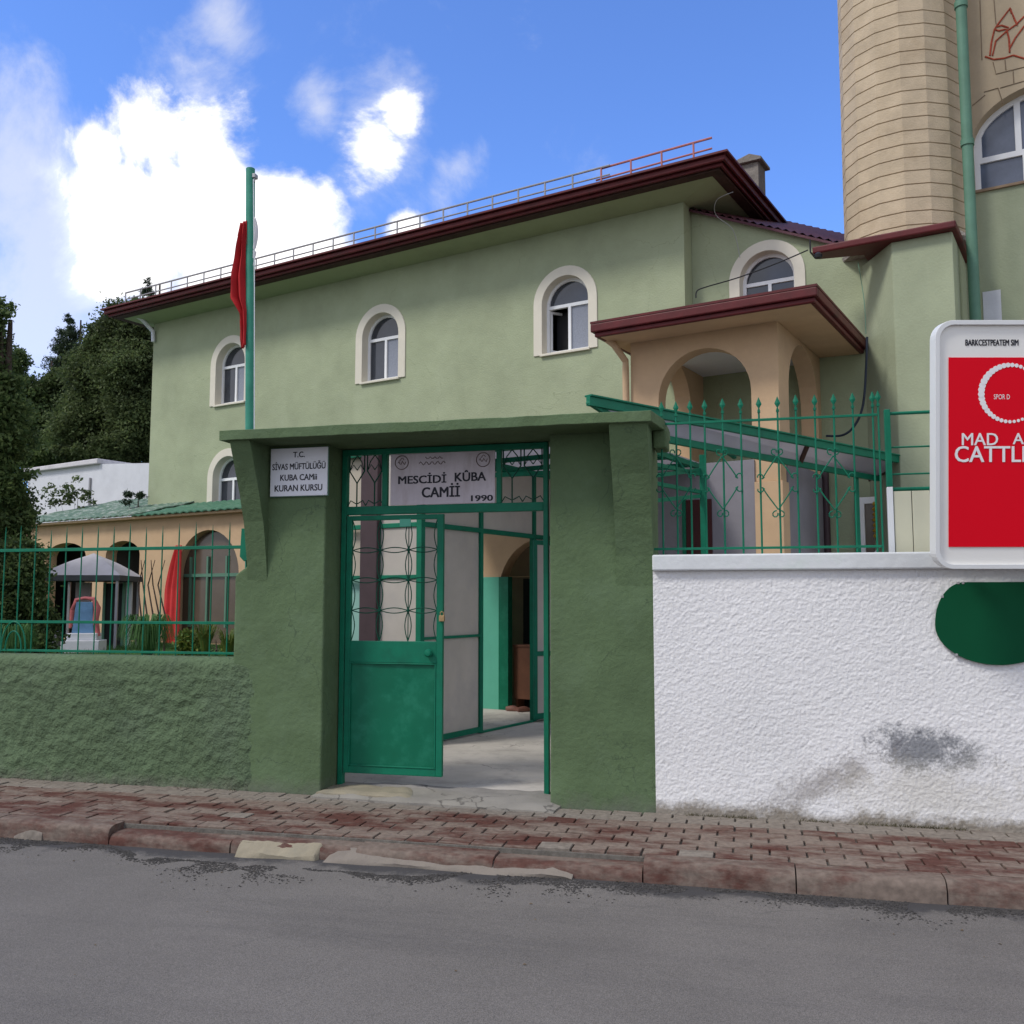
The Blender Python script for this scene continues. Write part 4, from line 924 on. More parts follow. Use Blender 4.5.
def shoe(u, v, r, label):
    mb = MB(); vs = []; n, m_ = 10, 10
    for i in range(n+1):
        t = i/n; w = .045*math.sin(math.pi*(t*.86+.07))**.5*(1.05-.25*t); h = (.07 if t < .45 else .07-.035*min(1, (t-.45)/.3))*(.5+.5*math.sin(math.pi*(t*.8+.15)))
        for k in range(m_): 
            a = math.pi*k/(m_-1); vs.append((.27*t-.135, w*math.cos(a), h*math.sin(a)))
    mb.add([(u+x*math.cos(r)-y*math.sin(r), v+x*math.sin(r)+y*math.cos(r), .02+z) for x, y, z in vs], [(i*m_+k, i*m_+k+1, (i+1)*m_+k+1, (i+1)*m_+k) for i in range(n) for k in range(m_-1)]+[tuple(range(m_)), tuple(n*m_+k for k in range(m_))])
    tag(mb.build('shoe', 'shoe', base=(u, v, .02), frame=BF, smooth=True), label, 'shoe', 'shoes left by the entrance')
shoe(uA+.30, VP-.05, .3, 'brown shoe nearer the turquoise wall on the entrance floor'); shoe(uA+.46, VP-.02, 1.0, 'brown shoe lying askew in front of the wooden cabinet')
# ---------------- glazed vestibule
VV = -5.14; u0 = onV(417, 745, VV).x
vh0 = onV(417, 525, VV).z
ves = thing('glazed_vestibule', 'green framed vestibule with frosted panes inside the gateway', 'vestibule', (u0, VV, 0), BF)
va_ = VV; vb_ = onU(480, 640, u0).y; vc_ = onU(532, 640, u0).y; ve_ = VP-.02; zh = onU(480, 533, u0).z; zm1 = onU(450, 637, u0).z
print('VEST', u0, VV, vb_, vc_, zh, zm1, vh0)
t = .035; ZC = 3.22
f = MB()
f.box(u0-t, va_, .02, u0+t, va_+.07, ZC).box(u0-t, vb_-.04, .02, u0+t, vb_+.02, ZC-.001).box(u0-t, vc_, .02, u0+t, vc_+.06, ZC-.001).box(u0-t, ve_-.05, .02, u0+t, ve_, ZC)
f.box(u0-t+.002, va_+.07, zh, u0+t-.002, vb_-.04, zh+.055).box(u0-t+.002, vb_+.02, zh, u0+t-.002, vc_, zh+.055).box(u0-t+.002, vc_+.06, zh, u0+t-.002, ve_-.05, zh+.055)
f.box(u0-t+.002, va_+.07, .03, u0+t-.002, vb_-.04, .09).box(u0-t+.002, vc_+.06, .03, u0+t-.002, ve_-.05, .09).box(u0-t+.01, vb_+.02, .012, u0+t-.01, vc_, .035)
f.box(u0-t+.004, va_+.07, zm1-.015, u0+t-.004, vb_-.04, zm1+.015).box(u0-t+.004, vc_+.06, zm1-.015, u0+t-.004, ve_-.05, zm1+.015).box(u0-t+.004, vc_+.06, zm1-.45, u0+t-.004, ve_-.05, zm1-.42)
f.box(u0-t+.002, va_+.07, ZC-.06, u0+t-.002, ve_-.05, ZC-.002)
uL = U(352, VV, 600)
f.box(uL-.9, VV+.002, zh, u0-t, VV+.05, zh+.05).box(uL-.9, VV+.002, onV(385, 577, VV).z-.02, u0-t, VV+.05, onV(385, 577, VV).z+.02).box(uL-.9, VV+.002, ZC-.06, u0-t, VV+.05, ZC-.003).box(uL-.9, VV+.002, .03, u0-t, VV+.05, .09)
f.build('frame', 'teal', ves, bev=.004)
MB().box(u0-.004, va_+.06, .06, u0+.004, vb_-.03, ZC-.03).build('side_pane', 'grey_panel', ves)
MB().box(u0-.004, vb_+.01, zh+.03, u0+.004, vc_+.01, ZC-.03).build('fanlight_pane', 'grey_panel', ves)
MB().box(u0-.004, vc_+.05, .06, u0+.004, ve_-.02, ZC-.03).build('side_pane', 'grey_panel', ves)
uB = U(362, VV, 600); uB2 = U(379, VV, 600); zq = onV(385, 577, VV).z
MB().box(uB2, VV+.02, zq, u0-t, VV+.03, ZC-.03).build('front_pane', 'grey_panel', ves)
MB().box(uB2, VV+.02, .06, u0-t, VV+.03, zq).build('front_pane', 'grey_panel', ves)
MB().box(uL-.9, VV+.10, zq, uB2+.2, VV+.16, ZC-.03).build('beige_wall', 'peach' if False else mat('beige_wall', (.42, .37, .30), .9, .06), ves)
MB().box(uL-.9, VV+.10, .0, uB2+.2, VV+.16, zq-.001).build('turquoise_wall', mat('pale_turquoise', (.24, .42, .36), .8, .06), ves)
MB().box(uB, VV-.05, .0, uB2, VV+.10, ZC-.005).build('brown_column', 'brown_post', ves, bev=.01)
# open door leaf of the vestibule
q = Matrix.Rotation(R(100), 3, 'Z')
vd = vc_-.0
lf = MB(); LW = vc_-vb_-.04
dirv = Vector((math.cos(R(68)), math.sin(R(68)), 0)); pv = Vector((u0+.05, vc_-.02, 0))
def tr2(a, b, c): v = pv+dirv*a+Vector((-dirv.y, dirv.x, 0))*c; return (v.x, v.y, b)
lf.slab([rect(0, .05, LW, zh-.02), rect(.05, .12, LW-.05, zm1-.3), rect(.05, zm1-.24, LW-.05, zh-.08)], 0, .035, tr2)
dl = lf.build('door_leaf', 'teal', ves, bev=.003)
MB().slab([rect(.045, .11, LW-.045, zh-.07)], .014, .020, tr2).build('pane', 'grey_panel', dl)
# ---------------- vestibule roof and lean-to canopy
A0 = atD(588, 401, 8.5); zA = A0.z; A1 = onZ(985, 476, zA); A0 = onZ(588, 401, zA)
zB = zA-.20; B0 = onZ(654, 437, zB); B1 = onZ(858, 475, zB)
dB = (B1-B0).normalized(); Bs = B0-dB*.25; Be = B1+dB*.55
print('CANOPY', A0, A1, B0, B1)
cn = thing('lean_to_canopy', 'sloping translucent canopy on green steel beams behind the spear fence', 'canopy', (B1.x, B1.y, 0))
mb = MB().bar(A0, A1, .05, .085); mb.bar(A0+Vector((0, 0, .05)), A1+Vector((0, 0, .05)), .09, .018); mb.build('front_beam', 'teal', cn, bev=.004)
MB().bar(Bs, Be, .05, .07).build('rear_beam', 'teal', cn, bev=.004)
n_ = 0
for (pa, pb) in (((588, 401), None), ((700, 431), (735, 457)), ((808, 444), (799, 466)), ((905, 463), (868, 480))):
    if pb is None: p0 = A0.copy(); p1 = Bs.copy()
    else: p0 = onZ(*pa, zA-.01); p1 = onZ(*pb, zB-.01)
    MB().bar(p0, p1, .04, .05).build('rafter', 'teal' if n_ < 2 else 'under', cn); n_ += 1
up = Vector((0, 0, .038)); a_, b_, c_, d_ = A0+up, A1+up, Be+up, Bs+up
mb = MB(); mb.add([a_, b_, c_, d_, a_+Vector((0,0,.008)), b_+Vector((0,0,.008)), c_+Vector((0,0,.008)), d_+Vector((0,0,.008))], [(0,1,2,3),(4,7,6,5),(0,4,5,1),(1,5,6,2),(2,6,7,3),(3,7,4,0)])
mb.build('translucent_sheet', 'roof_panel', cn)
ps = onZ(702, 455, zB); MB().box(ps.x-.03, ps.y-.03, 0, ps.x+.03, ps.y+.03, zB).build('post', 'teal', cn, bev=.003)
ps2 = onZ(856, 476, zB); MB().box(ps2.x-.03, ps2.y-.03, 0, ps2.x+.03, ps2.y+.03, zB).build('post', 'teal', cn, bev=.003)
pdir = Vector((.74, .67, 0))
# roof beams of the vestibule between the panes and the canopy
vr = thing('vestibule_roof', 'translucent roof sheets on crossing green beams over the vestibule', 'roof', (u0, VV, ZC), BF)
urt = (BI @ Bs).x+.3
ur2 = u0+1.95
mb = MB().box(uL-.9, VV+.0, ZC+.06, ur2, ve_-.05, ZC+.068); mb.build('roof_sheet', 'roof_panel', vr)
for k in range(5):
    v = VV+.05+k*.78
    MB().box(uL-.9, v-.02, ZC+.002, ur2, v+.02, ZC+.058).build('cross_beam', 'teal', vr)
MB().box(ur2-.03, VV, ZC-.02, ur2+.03, ve_-.05, ZC+.04).build('edge_beam', 'teal', vr)
MB().bar((u0+.06, VV+.1, ZC-.35), (ur2, ve_-.9, ZC-.10), .04, .05).build('brace', 'teal', vr)
MB().bar((u0+.06, VV+1.4, ZC-.10), (ur2, ve_-1.9, ZC-.45), .04, .05).build('brace', 'teal', vr)
# street side slatted rails of the vestibule seen through the spear fence (between gateway and post)
gd = thing('side_screen', 'green railed side screen with dark red door behind the spear fence', 'screen', (ps.x, ps.y, 0))
S0 = onY(645, 500, 8.6); s0 = Vector((S0.x-.3, 8.6, 0)); s1_ = Vector((ps.x-.03, ps.y-.02, 0)); dd = (s1_-s0)
def zat(px, py, tt): 
    P = s0+dd*tt; f_ = Vector((-math.sin(YAW), math.cos(YAW), 0)); dep = (P-EYE).dot(f_); return atD(px, py, dep).z
for (l, r_) in ((455, 474), (475, 492), (481, 470), (505, 496)):
    MB().bar((s0.x, s0.y, zat(640, l, .0)), (s1_.x, s1_.y, zat(701, r_, 1)), .035, .04).build('rail', 'teal', gd)
zz = zat(690, 500, 1)
dr0 = onV(683, 520, VP-.15); dr1 = onV(701, 520, VP-.15)
MB().box(ul+.05, VP-.03, 0, ul+.9, VP-.004, 2.35).build('pale_screen', mat('screen_grey', (.26, .235, .225), .8), por) if False else None
rd = thing('red_door', 'narrow dark red door in the grey wall below the porch', 'door', (dr0.x, VP-.06, 0), BF)
MB().box(dr0.x, VP-.05, .01, dr1.x+.1, VP-.02, onV(690, 500, VP-.05).z).build('leaf', 'darkred', rd, bev=.004)
MB().box(dr0.x-.05, VP-.06, .01, dr0.x-.002, VP-.004, onV(690, 500, VP-.05).z+.05).build('jamb', 'teal_dk', rd, bev=.003)
# gaps: brown pipe and white framed door on the wing wall
bp_ = U(826, VWG-.12, 500)
MB().tube([(bp_, VWG-.12, 0), (bp_, VWG-.12, onV(826, 470, VWG-.12).z)], .05, 12).build('brown_downpipe', 'brown_post', mq, smooth=True)
dU0, dU1 = U(858, VWG-.1, 520), U(900, VWG-.1, 520); dZ1 = onV(870, 497, VWG-.1).z
wd = thing('glazed_door', 'white framed glazed door behind the far end of the spear fence', 'door', (dU0, VWG-.1, 0), BF)
f = MB(); f.slab([rect(dU0, .0, dU1, dZ1), rect(dU0+.09, .1, dU1-.09, dZ1-.09)], VWG-.12, VWG-.05, XZ); f.bar((dU0+.05, VWG-.1, dZ1-.95), (dU1-.05, VWG-.1, dZ1-.5), .05, .06)
f.box(dU0+.3, VWG-.115, .1, dU0+.34, VWG-.055, dZ1-.8)
f.build('door_frame', 'pvc', wd, bev=.004)
MB().box(dU0+.08, VWG-.08, .09, dU1-.08, VWG-.072, dZ1-.08).build('pane', 'brownglass', wd)
oz = onV(874, 520, VWG-.2); mb = MB()
for k in range(7): mb.lathe([(.002, -.035), (.03+.008*(k % 2), 0), (.002, .035)], (oz.x, VWG-.16, oz.z+.22-.072*k), 10)
tag(mb.build('hanging_ornament', 'yellow', base=(oz.x, VWG-.16, oz.z), frame=BF, smooth=True), 'golden beaded ornament hanging in the white framed doorway', 'ornament')
# ================================================================== MINARET AND TOWER
VM = -.40
um0_ = U(892, VM, 260); um1_ = U(952, VM, 230); um_l = U(862, VWG, 260)
zM = onV(945, 231, VM).z-.02
mn = thing('minaret', 'round beige stone minaret shaft standing on a green polygonal base', 'minaret', (um0_+.4, VM+1.1, 0), BF)
vC = onU(970, 260, um1_+.0).y if False else VM+1.5
basep = [(um0_, VM), (um1_, VM), (um1_+.01, VM+1.38), (um_l, VM+1.38), (um_l, VWG-.003)]
MB().slab([basep], 0, zM, XY).build('base', 'facade2', mn, bev=.01)
# red coping with wide left eave
cz = zM
cpg = [(U(812, VM-.12, 250), VM-.12), (um1_+.06, VM-.12), (um1_+.08, VM+1.385), (um_l+.1, VM+1.385), (um_l+.1, VM+.3), (U(812, VM-.12, 250), VM+.14)]
MB().slab([cpg], cz+.002, cz+.10, XY).build('coping', 'redroof', mn, bev=.02)
mcx = None
MC = BI @ atD(905, 200, 13.0); MC.z = 0
RM = 60.5/FPX*13.0
f_ = Vector((-math.sin(YAW), math.cos(YAW), 0))
zb_ = cz+.09; NM = 16; hgt = 7.5; nr = 38
sh = MB(); dz = .187; z = zb_+.02; kk = 0
# orientation: one vertex towards px 882
dirc = (BI.to_3x3() @ (-(ray(905, 300)))).xy.normalized(); ph = math.atan2(dirc.y, dirc.x)-math.radians(22.4)
prof = []; prof_m = []
while z < zb_+hgt:
    tpr = 1-.004*(z-zb_)
    r0 = RM*tpr
    prof += [(r0-.011, z), (r0-.011, z+.008), (r0, z+.013), (r0, z+dz-.004)]
    z += dz; kk += 1
n = NM; vs = [(MC.x+r_*math.cos(2*math.pi*k/n+ph), MC.y+r_*math.sin(2*math.pi*k/n+ph), zz_) for r_, zz_ in prof for k in range(n)]
fs = []; mi = []
for i in range(len(prof)-1):
    for k in range(n):
        fs.append((i*n+k, i*n+(k+1) % n, (i+1)*n+(k+1) % n, (i+1)*n+k)); mi.append(1 if i % 4 == 0 else 0)
sh.add(vs, fs); sh.mi = mi
o = sh.build('shaft', ['stone', 'mortar'], mn, smooth=True)
o.data.set_sharp_from_angle(angle=R(18))
MB().lathe([(RM+.05, 0), (RM+.07, .05), (RM+.03, .11), (RM+.01, .14)], (MC.x, MC.y, cz+.10), 26).build('mortar_collar', 'crumble', mn)
# wall lamp/camera + cables
a = onV(852, 415/1.6, VM-.2)
hb = onV(812, 254, VM-.25)
hk = thing('cable_bracket', 'small dark insulator bracket with cables under the minaret coping', 'bracket', (hb.x, hb.y, hb.z), BF)
MB().tube([(hb.x-.02, hb.y+.25, hb.z+.03), (hb.x-.02, hb.y, hb.z+.03), (hb.x-.02, hb.y, hb.z+.20)], .012, 8).build('arm', 'black', hk)
MB().lathe([(.01, -.05), (.05, -.04), (.055, 0), (.03, .03), (.01, .04)], (hb.x+.08, hb.y, hb.z-.03), 14).build('insulator', 'black', hk, smooth=True)
def cable(name, pts, label, m='black', r=.012, frame=BF):
    P = [Vector(p) for p in pts]; out = []
    for i in range(len(P)-1):
        p0, p1, p2, p3 = P[max(i-1, 0)], P[i], P[i+1], P[min(i+2, len(P)-1)]
        for k in range(8):
            t = k/8; out.append(.5*((2*p1)+(-p0+p2)*t+(2*p0-5*p1+4*p2-p3)*t*t+(-p0+3*p1-3*p2+p3)*t**3))
    out.append(P[-1]); tag(MB().tube(out, r, 8).build(name, m, base=tuple(P[0]), frame=frame, smooth=True), label, 'cable')
vv = -.6
cable('overhead_cable', [onV(696, 298, VP+.6), onV(697, 291, VP+.6), onV(706, 287, VP+.65), onV(740, 277, -.9), onV(780, 262, -.7), onV(808, 250, VM-.25)], 'thin black cable rising from the porch roof to the minaret bracket', r=.009)
cable('hanging_cable', [onV(867, 337, VM-.06), onV(866, 370, VM-.06), onV(863, 405, VM-.06), onV(855, 425, VM-.06), onV(843, 435, VM-.06), onV(826, 436, VM-.06)], 'dark blue cable looping down the green wall beside the porch', 'bluewire', .016)
cable('thin_roof_wire', [onV(733, 192, -.45), onV(717, 200, -.3), onV(716, 215, -.05), onV(733, 230, .1), onV(740, 258, .25)], 'thin grey wire drooping from the main roof onto the wing wall', 'metal', .005)
cable('wall_groove_cable', [onV(858, 262, .2), onV(864, 300, VM-.0), onV(866, 334, VM-.04)], 'faint thin wire running down the green wall to the porch corner', 'mint', .005)
# right tower block
VT = 1.0
tw = thing('tower_block', 'beige and green tower block with large arched window beside the minaret', 'building', (U(1000, VT, 200), VT, 0), BF)
ta = U(940, VT, 150); tb = ta+5.2
zsill = onV(975, 191, VT).z; zspr = onV(975, 140, VT).z
wx0 = U(973, VT, 160); wwid = 1.95; wcx = wx0+wwid/2; wzt = zspr+.62
hole = arch(wcx, zsill+.001, wzt, wwid, 24, rise=.66)
zsp = zsill-.02
MB().slab([rect(ta, zsill, tb, 13.5), arch(wcx, zsill-.01, wzt, wwid, 24, rise=.66)[:0] or [(p[0], max(p[1], zsill+.0005)) for p in hole]], VT, VT+.35, XZ).build('beige_wall', 'stone2', tw)
MB().box(ta, VT+.005, -.1, tb, VT+.35, zsill-.002).build('green_wall', 'facade2', tw)
MB().box(ta-.001, VT+.351, -.1, tb, VT+6, 13.5).build('tower_core', 'stone2', tw) if False else None
MB().box(ta, VT+.352, -.1, ta+.3, VT+6, 13.5).box(tb-.3, VT+.352, -.1, tb, VT+6, 13.5).box(ta+.3, VT+5.7, -.1, tb-.3, VT+6, 13.5).build('side_walls', 'stone2', tw)
MB().box(ta, VT+.30, 13.502, tb, VT+6, 13.6).build('tower_roof', 'redroof', tw)
fr = .07; zt0 = onV(990, 153, VT).z
lo = []
cols_ = [wcx-wwid/2+fr, wcx-wwid/2+.62, wcx+wwid/2-.62, wcx+wwid/2-fr]
# lower panes
hs = []
xs_ = [wx0+fr, wx0+.60, wx0+.70, wx0+1.25, wx0+1.35, wx0+wwid-fr]
for k in range(0, 6, 2): hs.append(rect(xs_[k], zsill+.08, xs_[k+1], zt0-.04))
def ztop(x, e): 
    q = (x-wcx)/(wwid/2-e); q = max(-1, min(1, q)); return (wzt-.66)+(.66-e)*math.sqrt(1-q*q)
xs2 = [wx0+fr+.03, wx0+.52, wx0+.60, wx0+1.35, wx0+1.43, wx0+wwid-fr-.03]
for k in range(0, 6, 2):
    x0_, x1_ = xs2[k], xs2[k+1]; topc = [(x1_-(x1_-x0_)*q/8, max(zt0+.05, ztop(x1_-(x1_-x0_)*q/8, fr))) for q in range(9)]
    hs.append([(x0_, zt0+.04), (x1_, zt0+.04)]+topc)
twn = MB().slab([[(p[0]+(.01 if p[0] > wcx else -.01), p[1]+.01 if p[1] > zsill+.01 else p[1]) for p in hole]]+hs, VT+.20, VT+.27, XZ).build('window', 'pvc', tw, bev=.005)
MB().box(wx0-.005, VT+.235, zsill+.02, wx0+wwid+.005, VT+.24, wzt+.01).build('pane', mat('blue_grey_glass', (.10, .12, .17), .12, .2, 3, spec=.7), twn)
MB().box(wx0-.05, VT-.03, zsill-.04, wx0+wwid+.05, VT+.20, zsill-.001).build('sill', 'mortar', twn, bev=.004)
MB().box(wx0-.3, VT+.4, zsill-.5, wx0+wwid+.3, VT+.45, wzt+.4).build('dark_room', 'dark', twn)
# arch voussoir joints (thin raised lines) and painted mark
vj = VT-.004
def pl(*pts): return [(onV(a, b, vj).x, vj, onV(a, b, vj).z) for a, b in pts]
mb = MB()
for s in (pl((972, 106), (985, 95)), pl((998, 88), (1003, 103)), pl((993, 62), (996, 74), (1024, 67)), pl((1013, 70), (1014, 84)), pl((1000, 88), (1024, 81)), pl((980, 0), (982, 60)), pl((984, 92), (998, 88)), pl((1005, 60), (1006, 70)), pl((994, 0), (996, 24))):
    mb.tube(s, .006, 5)
mb.build('stone_joints', mat('joint_brown', (.20, .15, .10), .95), tw)
mb = MB()
q_ = lambda x, y: (950+x*.195, y*.195)
for s in ([(180,290),(225,305),(280,298),(325,283)], [(205,285),(212,220),(228,150),(245,125),(310,40),(325,85),(345,130)], [(235,138),(265,130),(300,142)], [(228,150),(250,158),(285,150)],
          [(218,285),(235,210),(290,160),(340,125),(379,85)], [(290,150),(303,200),(306,270)], [(305,250),(335,195),(379,135)], [(379,85),(440,60),(500,120)], [(379,135),(430,110),(470,180),(480,290)], [(310,45),(316,70)], [(470,290),(380,300),(325,283)]):
    mb.tube(pl(*[q_(*p) for p in s]), .012, 6)
mb.build('painted_mark', mat('red_paint_mark', (.33, .06, .03), .8, .3, 20), tw)
MB().box(U(991, VT, 300)-.1, VT-.006, onV(991, 318, VT).z-.1, U(1001, VT, 300), VT+.004, onV(991, 291, VT).z).build('patch', 'whitewall', tw)
dpx = BI @ atD(960.5, 60, 12.9)
dpp = MB(); dv = VM+.55
ud = U(969, dv, 180)
dpp.tube([(ud, dv, 0.2), (ud, dv, 7.0), (ud, dv, 13)], .07, 14)
for z in (2.5, 4.5, onV(967, 143, dv).z, 9.5): dpp.tube([(ud, dv, z-.04), (ud, dv, z+.04)], .085, 14)
tag(dpp.build('downpipe', 'mint', base=(ud, dv, 0), frame=BF, smooth=True), 'tall mint green downpipe between the minaret and the tower block', 'pipe')
# ================================================================== ANNEX (left, low)
VA = -1.3; GZ = .75
aL = U(38, VA, 560); aR = U(285, VA, 560); zE = onV(150, 518, VA).z
an = thing('peach_annex', 'low peach annex with arched openings and green tiled eave', 'building', ((aL+aR)/2, -.6, GZ), BF)
def ap(pl_, pr2, pt, rise=None):
    x0_, x1_ = U(pl_, VA, 600), U(pr2, VA, 600); c_ = (x0_+x1_)/2
    return arch(c_, GZ+.002, onV((pl_+pr2)/2, pt, VA).z, x1_-x0_, 18, rise)
hA = [ap(176, 238, 530, None), ap(104, 138, 541, .28), ap(44, 84, 543, .3)]
MB().slab([rect(aL-1.5, GZ, aR, zE-.02)]+hA, VA, VA+.25, XZ).build('front_wall', 'peach', an, bev=.004)
MB().box(aL-1.5, VA+.252, GZ, aL-1.2, 3, zE-.02).box(aR-.25, VA+.252, GZ, aR, -.01, zE-.02).build('end_wall', 'peach', an)
MB().box(aL-1.2, VA+.9, GZ, aR-.26, VA+.95, zE-.03).build('inner_wall', mat('annex_inner', (.05, .045, .04), .9), an)
MB().box(aL-1.55, VA-.16, zE-.019, aR+.05, VA+.3, zE+.03).build('eave_slab', 'peach', an, bev=.005)
# corrugated tiles
def tiles(x0, x1, v0, z0, v1, z1, m, nm, pitch=.2):
    mb = MB(); nseg = int((x1-x0)/pitch)*6; vs = []; rws_ = 8
    for j in range(rws_+1):
        t = j/rws_
        for i in range(nseg+1):
            x = x0+(x1-x0)*i/nseg
            vs.append((x, v0+(v1-v0)*t, z0+(z1-z0)*t+.028*abs(math.sin(math.pi*(x-x0)/pitch))-(.018 if j % 2 else 0)))
    mb.add(vs, [(j*(nseg+1)+i, j*(nseg+1)+i+1, (j+1)*(nseg+1)+i+1, (j+1)*(nseg+1)+i) for j in range(rws_) for i in range(nseg)])
    o = mb.build(nm, m, an); s = o.modifiers.new('s', 'SOLIDIFY'); s.thickness = .02; return o
ux = U(141, VA, 515)
tiles(ux, aR+.1, VA-.22, zE+.035, -.03, zE+.40, 'greentile', 'green_tile_roof')
tiles(aL-1.6, ux-.03, VA-.22, zE+.045, 1.6, zE+.86, 'mosstile', 'mossy_tile_roof')
# glazing in the big arch
x0_, x1_ = U(183, VA, 600), U(238, VA, 600)
gz = MB(); zmid = onV(205, 575, VA).z
pn = MB().slab([arch((U(176, VA, 600)+x1_)/2, GZ+.01, onV(207, 531, VA).z-.01, x1_-U(176, VA, 600)-.01)], VA+.15, VA+.16, XZ).build('arch_glazing', 'brownglass', an)
for pxs in (190, 207, 226): 
    xx = U(pxs, VA+.13, 600); gz.box(xx-.022, VA+.11, GZ+.3, xx+.022, VA+.145, zmid+.35)
gz.box(U(178, VA, 600), VA+.108, zmid-.03, x1_, VA+.147, zmid+.03)
gz.build('glazing_bars', 'mint', pn)
# red curtain
mb = MB(); vs = []; c0_ = U(164, VA-.08, 600); c1_ = U(180, VA-.08, 600); zc1 = onV(173, 546, VA).z; zc0 = onV(173, 652, VA).z
for j in range(25):
    t = j/24
    for i in range(31):
        s = i/30; w = (c1_-c0_)*(1-.62*max(0, 1-t*2.2)**1.5)
        vs.append((c1_-w*(1-s), VA-.08+.03*math.sin(s*19+t)-.02*t, zc1+(zc0-zc1)*t))
mb.add(vs, [(j*31+i, j*31+i+1, (j+1)*31+i+1, (j+1)*31+i) for j in range(24) for i in range(30)])
o = mb.build('curtain', 'curtain', base=(c0_, VA-.08, zc0), frame=BF, smooth=True); s_ = o.modifiers.new('s', 'SOLIDIFY'); s_.thickness = .006
tag(o, 'bright red curtain hanging at the edge of the annex arch', 'curtain')
# ================================================================== GARDEN KIOSK, BOARD
KD = 16.0
def wpt(px, py, dep=KD): return atD(px, py, dep)
kc = wpt(92, 600); kw = 1.26/2; kd = .62; kf = Matrix.Translation((kc.x, kc.y, 0)) @ Matrix.Rotation(R(19), 4, 'Z')
zk = wpt(97, 576).z; zkp = wpt(97, 553).z
kk_ = thing('garden_kiosk', 'small garden kiosk under a grey domed canopy beside the annex', 'kiosk', (0, 0, GZ), kf)
mb = MB(); n_, m_ = 16, 8; vs = []
for j in range(m_+1):
    t = j/m_; s = (1-t)
    for i in range(32):
        a = 2*math.pi*i/32; cx_, cy_ = math.cos(a), math.sin(a); q = max(abs(cx_), abs(cy_)); 
        k = (1/q)*(1-.25*t)+.25*t
        vs.append((kw*cx_*s*k*1.0, kd*cy_*s*k, zk+(zkp-zk)*(1-(1-t)**1.7 if False else (math.sin(t*math.pi/2)**1.0*.82+.18*t**6))))
mb.add(vs, [(j*32+i, j*32+(i+1) % 32, (j+1)*32+(i+1) % 32, (j+1)*32+i) for j in range(m_) for i in range(32)])
cnp = mb.build('canopy', 'canopycloth', kk_, smooth=True)
MB().slab([rect(-kw, -kd, kw, kd), rect(-kw+.03, -kd+.03, kw-.03, kd-.03)], zk-.09, zk-.001, XY).build('valance', mat('dark_valance', (.07, .075, .08), .8), cnp)
for sx in (-1, 1):
    for sy in (-1, 1): MB().box(sx*(kw-.05)-.02, sy*(kd-.05)-.02, GZ, sx*(kw-.05)+.02, sy*(kd-.05)+.02, zk-.09).build('post', 'metal', kk_)
MB().box(-kw+.25, .3, GZ, -kw+.5, .36, zk-.1).build('mauve_wall_panel', 'lilacpaint', kk_)
MB().box(.46, .3, GZ, kw-.08, .36, zk-.1).build('white_wall_panel', 'whitewall', kk_)
MB().box(.14, .25, GZ, .42, .28, zk-.12).build('dark_door', 'dark', kk_)
MB().box(.10, .22, GZ, .14, .29, zk-.1).box(.42, .22, GZ, .455, .29, zk-.1).build('door_post', 'mint', kk_)
MB().box(-kw-.6, -.2, GZ, -.45, .0, GZ+.28).build('low_wall', 'lilac_wall', kk_, bev=.01)
bc = wpt(84, 640, 14.6); bfz = Matrix.Translation((bc.x, bc.y, 0)) @ Matrix.Rotation(R(19), 4, 'Z')
bd = thing('painted_board', 'blue board in pinkish red surround on a white stepped base', 'monument', (0, 0, GZ), bfz)
zb2 = lambda py: atD(84, py, 14.6).z
MB().box(-.28, -.18, GZ, .28, .18, zb2(640)).box(-.22, -.12, zb2(640)+.001, .22, .12, zb2(633)).build('stepped_base', 'whitewall', bd, bev=.01)
MB().slab([[(-.17, zb2(633)), (.15, zb2(633)), (.12, zb2(602)), (-.12, zb2(602))]], -.05, .0, XZ).build('board', 'blue', bd, bev=.005)
MB().tube([(-.19, -.03, zb2(628)), (-.18, -.03, zb2(610)), (-.13, -.03, zb2(600)), (.0, -.03, zb2(598)), (.13, -.03, zb2(599)), (.19, -.03, zb2(608)), (.17, -.03, zb2(620)), (.22, -.03, zb2(636))], [.03, .035, .03, .025, .035, .05, .045, .03], 10).build('surround', 'pink', bd, smooth=True)
# ================================================================== WHITE OUTBUILDING
OD = 25
oc = BF
VO = 2.3
o0, o1 = U(28, VO, 480), U(157, VO, 480); zo = onV(60, 470, VO).z
ob = thing('white_outbuilding', 'white walled outbuilding with pale flat roof edge below the trees', 'building', ((o0+o1)/2, VO, GZ), BF)
z_a, z_b, z_c = onV(30, 473, VO).z, onV(101, 464, VO).z, onV(165, 462, VO).z
MB().slab([[(o0, GZ), (o1, GZ), (o1, z_c), (U(101, VO, 464), z_b), (o0, z_a)]], VO, VO+2.2, XZ).build('wall', 'whitewall', ob)
MB().slab([[(o0-.1, z_a+.002), (U(101, VO, 464), z_b+.002), (U(101, VO, 464), z_b+.14), (o0-.1, z_a+.12)]], VO-.12, VO+2.3, XZ).build('roof_edge', 'snowroof', ob, bev=.02)
xx = U(91, VO, 480)
MB().tube([(xx, VO-.03, GZ), (xx, VO-.03, onV(91, 478, VO).z)], .03, 8).build('downpipe', 'metal', ob)
